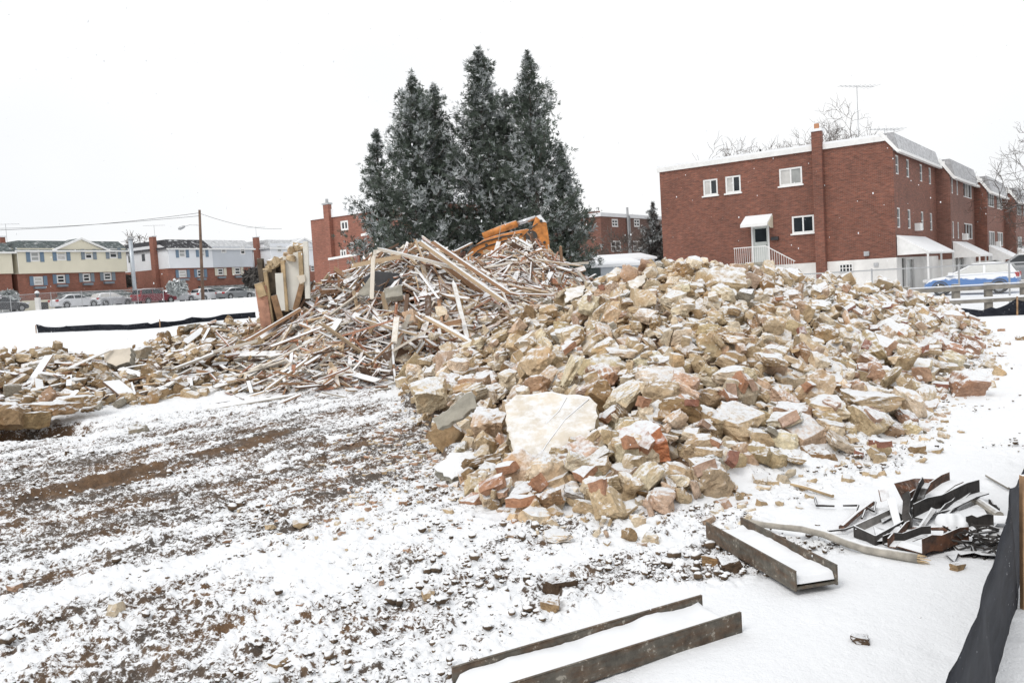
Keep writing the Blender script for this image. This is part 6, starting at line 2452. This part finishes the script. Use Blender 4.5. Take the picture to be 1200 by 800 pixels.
# ---- scrap heap: every piece lies loose
def atg(u, v, Y):
    """as at(), but never under the snow"""
    return at(u, v, min(Y, gnd(u, v).y * .985))
SG = 'twisted metal pieces of the scrap heap'
def piece(name, label, cat, draw, mt, o, bevel=.002, group=SG):
    m = MB()
    draw(m, o)
    ob = m.build(name, M[mt], bevel=bevel)
    ob.location = o
    tag(ob, label, cat, group)
    return ob
def angle_iron(label, a, b, w1, w2, mt='scrap_black', th=.010, up=(0, 0, 1), flip=1, name='angle_iron', cat='angle iron'):
    A_, B_ = atg(*a), atg(*b)
    w1, w2 = w1 * 1.3, w2 * 1.2
    def draw(m, o):
        p, q, u = A_ - o, B_ - o, Vector(up)
        d = (q - p).normalized()
        s = d.cross(u).normalized() * flip
        u2 = d.cross(s) * -flip
        n = 5
        for k in range(n):                                  # slightly buckled
            c0, c1 = p.lerp(q, k / n), p.lerp(q, (k + 1) / n)
            j0 = u2 * .012 * math.sin(k * 2.1) if 0 < k else Vector()
            j1 = u2 * .012 * math.sin((k + 1) * 2.1) if k + 1 < n else Vector()
            m.add([c0 + j0, c1 + j1, c1 + j1 + u2 * w1, c0 + j0 + u2 * w1, c0 + j0 + s * th, c1 + j1 + s * th, c1 + j1 + u2 * w1 + s * th, c0 + j0 + u2 * w1 + s * th],
                  [(0, 1, 2, 3), (7, 6, 5, 4), (0, 4, 5, 1), (3, 2, 6, 7), (0, 3, 7, 4), (1, 5, 6, 2)])
            m.add([c0 + j0 + s * (th + .001), c1 + j1 + s * (th + .001), c1 + j1 + s * w2, c0 + j0 + s * w2, c0 + j0 + s * (th + .001) + u2 * th, c1 + j1 + s * (th + .001) + u2 * th, c1 + j1 + s * w2 + u2 * th, c0 + j0 + s * w2 + u2 * th],
                  [(0, 1, 2, 3), (7, 6, 5, 4), (0, 4, 5, 1), (3, 2, 6, 7), (0, 3, 7, 4), (1, 5, 6, 2)])
    return piece(name, label, cat, draw, mt, A_.copy())
def flat(label, px, th, mt, name='steel_plate', cat='plate', thick=(0, 1, 0)):
    P = [atg(*q) for q in px]
    def draw(m, o): m.prism([p - o for p in P], Vector(thick) * th)
    return piece(name, label, cat, draw, mt, P[0].copy())
def rod(label, px, r, mt, name='steel_rod', cat='rod', seg=7):
    P = [atg(*q) for q in px]
    def draw(m, o): m.tube([p - o for p in P], r, seg)
    return piece(name, label, cat, draw, mt, P[0].copy(), 0)
angle_iron('long dark angle iron slanting up to the right through the scrap heap', (1070, 607, 6.35), (1147, 577, 6.9), .085, .07)
angle_iron('snow-topped angle iron with bent tip at the top of the scrap heap', (1060, 592, 6.6), (1112, 563, 7.1), .06, .10, 'rust')
flat('dark rusty triangular plate at the top of the scrap heap', [(1048, 566, 6.75), (1072, 560, 6.9), (1098, 561, 7.0), (1074, 576, 6.8), (1058, 586, 6.7)], .012, 'rust')
angle_iron('dark upright post in the middle of the scrap heap', (1059, 622, 6.3), (1056, 580, 6.5), .055, .05, 'scrap_black', up=(0, -1, 0))
flat('buckled snowy strip leaning left of the dark upright post', [(1040, 585, 6.6), (1049, 583, 6.6), (1057, 616, 6.2), (1049, 618, 6.2)], .02, 'scrap_grey')
flat('pale slat leaning in front of the long dark angle iron', [(1078, 617, 6.15), (1082, 619, 6.15), (1098, 597, 6.4), (1093, 595, 6.4)], .025, 'scrap_grey')
flat('dark sheet behind the upright post with snowy top edge', [(1062, 589, 6.85), (1098, 576, 7.0), (1099, 587, 6.95), (1063, 600, 6.75)], .015, 'scrap_grey')
def box_frame():
    o = atg(1001, 632, 6.35)
    t = thing('steel_tray', 'open steel tray with raised rim at left of the scrap heap', 'steel tray', o, 0, SG)
    c = [atg(1001, 622, 6.4), atg(1044, 602, 7.0), atg(1066, 612, 6.7), atg(1026, 634, 6.1)]
    for k in range(4):
        p, q = c[k] - o, c[(k + 1) % 4] - o
        m = MB()
        m.bar(p, q, .012, .085)
        m.build('rim', M['scrap_grey'] if k == 0 else M['scrap_black'], t)
    m = MB()
    dn_ = Vector((0, 0, -.035))
    m.prism([p - o + dn_ for p in c], (0, 0, .012))
    m.build('bottom', M['snow_obj'], t)
box_frame()
flat('torn black plate under the upright post', [(1024, 616, 6.2), (1038, 621, 6.15), (1055, 617, 6.15), (1054, 632, 6.05), (1028, 634, 6.05)], .02, 'scrap_black')
angle_iron('rusty bar crossing at the foot of the upright post', (1040, 641, 5.98), (1066, 619, 6.2), .05, .045, 'rust')
rod('rusty pipe lying level across the scrap heap', [(1064, 619, 6.15), (1085, 620, 6.15), (1110, 619, 6.2)], .022, 'rust')
angle_iron('long snow-topped rusty beam at the front of the scrap heap', (1082, 650, 5.9), (1136, 635, 6.02), .085, .20, 'rust', flip=-1)
def drift():
    V, f = ICO[4]
    for u, v, Y, s, lab in ((1118, 616, 6.2, (.12, .12, .09), 'rounded cushion of snow on a box in the scrap heap'), (1092, 636, 6.05, (.20, .10, .035), 'snow lying behind the front rusty beam')):
        g = np.random.default_rng(int(u))
        d = 1 + sum(.05 * np.sin(V @ g.normal(size=3) * (1.5 + k) + g.uniform(0, 6)) for k in range(5))
        o = np_mesh('snow_drift', V * d[:, None] * s, f, M['snow_obj'], smooth=True)
        o.location = at(u, v, Y)
        tag(o, lab, 'snow drift', SG)
drift()
flat('brown bent plate at the right end of the front rusty beam', [(1126, 634, 6.0), (1133, 618, 6.1), (1142, 626, 6.1), (1138, 642, 6.0)], .03, 'rust')
flat('black triangular offcut hanging below the front rusty beam', [(1108, 648, 5.95), (1124, 645, 6.0), (1119, 658, 5.9)], .02, 'scrap_black')
rod('pale pipe sloping down at right of the scrap heap', [(1139, 582, 6.9), (1156, 594, 6.6), (1171, 604, 6.35)], .034, 'pole_pale', 'scrap_pipe', 'pipe', 10)
angle_iron('dark bar beside the pale pipe', (1160, 592, 6.9), (1172, 603, 6.6), .04, .04)
flat('black rubbery sheet at right end of the scrap heap by the fence', [(1160, 605, 6.3), (1184, 606, 6.15), (1183, 613, 6.1), (1163, 613, 6.2)], .05, 'tar')
flat('white slat leaning at right of the scrap heap', [(1149, 629, 5.95), (1153, 631, 5.95), (1169, 613, 6.15), (1163, 612, 6.15)], .03, 'panel_white')
angle_iron('dark channel lying level behind the white slat', (1132, 619, 6.15), (1164, 617, 6.2), .07, .07)
flat('dark brown plate at the bottom right of the scrap heap', [(1130, 644, 5.95), (1172, 632, 6.0), (1176, 652, 5.75), (1150, 650, 5.8)], .05, 'scrap_black')
flat('dark curved offcut behind the snow cushion', [(1096, 612, 6.4), (1110, 608, 6.45), (1122, 611, 6.4), (1112, 620, 6.3), (1098, 619, 6.3)], .03, 'scrap_black')
flat('grey sheet lying under the level rusty pipe', [(1068, 622, 6.2), (1106, 622, 6.3), (1104, 632, 6.1), (1072, 633, 6.05)], .015, 'scrap_grey')
for lab, px, th_, mt in [
    ('jagged black plate standing on edge behind the steel tray', [(1030, 600, 6.9), (1046, 590, 6.9), (1052, 602, 6.8), (1034, 612, 6.8)], .015, 'scrap_black'),
    ('rusty curled plate beside the upright post top', [(1030, 574, 6.9), (1040, 571, 6.9), (1043, 584, 6.8), (1033, 588, 6.8)], .02, 'rust'),
    ('black plate under the long dark angle iron', [(1074, 612, 6.5), (1120, 594, 6.8), (1130, 606, 6.6), (1090, 622, 6.35)], .02, 'scrap_black'),
    ('dark torn sheet right of the snow cushion', [(1124, 600, 6.6), (1150, 590, 6.8), (1158, 604, 6.5), (1132, 614, 6.35)], .02, 'scrap_black'),
    ('black offcut wedged under the pale pipe', [(1140, 603, 6.5), (1166, 611, 6.3), (1160, 622, 6.15), (1138, 615, 6.25)], .03, 'scrap_black'),
    ('rust-brown plate lying before the wire tangle', [(1118, 640, 6.0), (1146, 634, 6.0), (1150, 646, 5.85), (1126, 650, 5.85)], .03, 'rust'),
    ('black plate buried under the snow behind the front rusty beam', [(1070, 636, 6.1), (1116, 628, 6.2), (1112, 642, 6.0), (1076, 648, 5.95)], .03, 'scrap_black'),
]: flat(lab, px, th_, mt)
angle_iron('short black angle iron poking up behind the torn plate', (1062, 606, 6.6), (1082, 566, 6.75), .05, .05)
angle_iron('black bar leaning right over the long dark angle iron', (1100, 606, 6.5), (1136, 572, 6.95), .04, .045)
angle_iron('dark bar lying low from the tray to the front rusty beam', (1034, 638, 6.05), (1090, 626, 6.1), .05, .05)
def mesh_tangle():
    g = np.random.default_rng(8)
    c = atg(1156, 640, 5.85)
    o = bpy.data.objects
    t = MB()
    for k in range(60):
        a = g.normal(scale=[.11, .09, .045], size=3)
        pts = [a]
        for _ in range(5): pts.append(pts[-1] + g.normal(scale=.05, size=3) * [1, 1, .5])
        t.tube([tuple(q) for q in pts], .008, 4)
    ob = t.build('wire_tangle', M['scrap_black'])
    ob.location = c
    tag(ob, 'tangle of black wire dusted with snow beside the silt fence', 'wire tangle', SG)
mesh_tangle()
rod('rusty rod with knobbly end left of the scrap heap', [(986, 618, 6.55), (1003, 603, 6.8), (1022, 589, 7.0)], .022, 'rust')
rod('thin bent reinforcing bar at far left of the scrap heap', [(955, 583, 7.4), (957, 592, 7.2), (978, 592.5, 7.15)], .010, 'scrap_black')
rod('thin bent bar behind the rusty rod', [(988, 592, 7.2), (1006, 592, 7.15), (1000, 607, 6.9)], .009, 'scrap_black')
rod('thin bar standing crooked behind the steel tray', [(1010, 607, 6.9), (1015, 594, 7.1), (1024, 599, 7.0), (1026, 588, 7.1)], .009, 'scrap_black')
rod('thin bent wire bar low at left of the scrap heap', [(970, 622, 6.45), (990, 620, 6.4), (1012, 612, 6.55)], .008, 'scrap_black')
rod('brown stick lying on the snow right of the stone heap foot', [(927, 567, 7.75), (945, 571, 7.6), (976, 581, 7.3)], .016, 'plank_tan', 'stick', 'stick')
rod('thin grey stick on the snow behind the scrap heap', [(1156, 557, 7.6), (1168, 564, 7.4), (1182, 572, 7.2)], .012, 'rail_wood', 'stick', 'stick')

# loose lumps on the clean snow
def lump(label, u, v, s, tone, seed, shape='blocky', name='earth_lump', cat='lump'):
    V, f, e = rock(seed, shape, 4)
    p = gnd(u, v)
    o = np_mesh(name, V * s, f, M['stone'], smooth=True)
    o.data.set_sharp_from_angle(angle=R(24))
    o.location = p + Vector((0, 0, s * .25))
    o.rotation_euler = (0, 0, seed)
    o.color = (*TONES.get(tone, (.10, .065, .04)), 1)
    tag(o, label, cat)
lump('brown lump of earth alone on the clean snow by the bottom channel', 1008, 752, .05, 'earth', 31)
lump('ochre stone on the snow below the scrap heap', 1122, 667, .05, 'brown', 32, name='loose_stone', cat='stone')
lump('snow-capped brown lump between the two steel channels', 855, 668, .09, 'earth', 33)
lump('ochre lump left of the shorter steel channel', 838, 663, .08, 'brown', 34)
lump('larger frozen lump of earth in the middle of the churned foreground', 655, 690, .11, 'earth', 35)
lump('snow-capped lump of earth just below the larger one', 645, 712, .09, 'brown', 36)
lump('small brown stone near the lower edge, left of the bottom channel', 326, 778, .06, 'brown', 37, 'flat', 'loose_stone', 'stone')
lump('dark wet stone lying on the snow before the rubble bank', 163, 506, .16, 'grey', 38, name='loose_stone', cat='stone')
lump('brown earth lump on the right snow near the frame edge', 1195, 398, .12, 'brown', 39)
lump('orange lump alone on the snow right of the stone heap', 1174, 388, .09, 'reddish', 40, name='loose_stone', cat='stone')
lump('orange brick fragment on the snow at the foot of the stone heap', 1036, 524, .07, 'reddish', 41, 'flat', 'loose_stone', 'stone')
lump('reddish stone in the dirt at the left edge', 18, 690, .05, 'reddish', 42, name='loose_stone', cat='stone')
lump('pale stone half sunk in snow below the stone heap', 652, 632, .14, 'pale', 43, 'flat', 'loose_stone', 'stone')

# ------------------------------------------------------------------ falling snow
def flakes():
    g = np.random.default_rng(19)
    V, f = ICO[1]
    V_, F_, n = [], [], 0
    for k in range(1700):
        Y = math.exp(g.uniform(math.log(4.), math.log(40)))
        p = np.array([g.uniform(-.75, .75) * Y, Y, g.uniform(.1, 2 + .5 * Y)])
        s = g.uniform(.0018, .0042)
        V_.append(V * s * [1, 1, g.uniform(1, 2.2)] + p)
        F_.append(f + n)
        n += len(V)
    o = np_mesh('falling_snow', np.concatenate(V_), np.concatenate(F_), M['snow_obj'])
    tag(o, 'fine snowflakes drifting down through the air', 'snowfall', kind='stuff')
flakes()
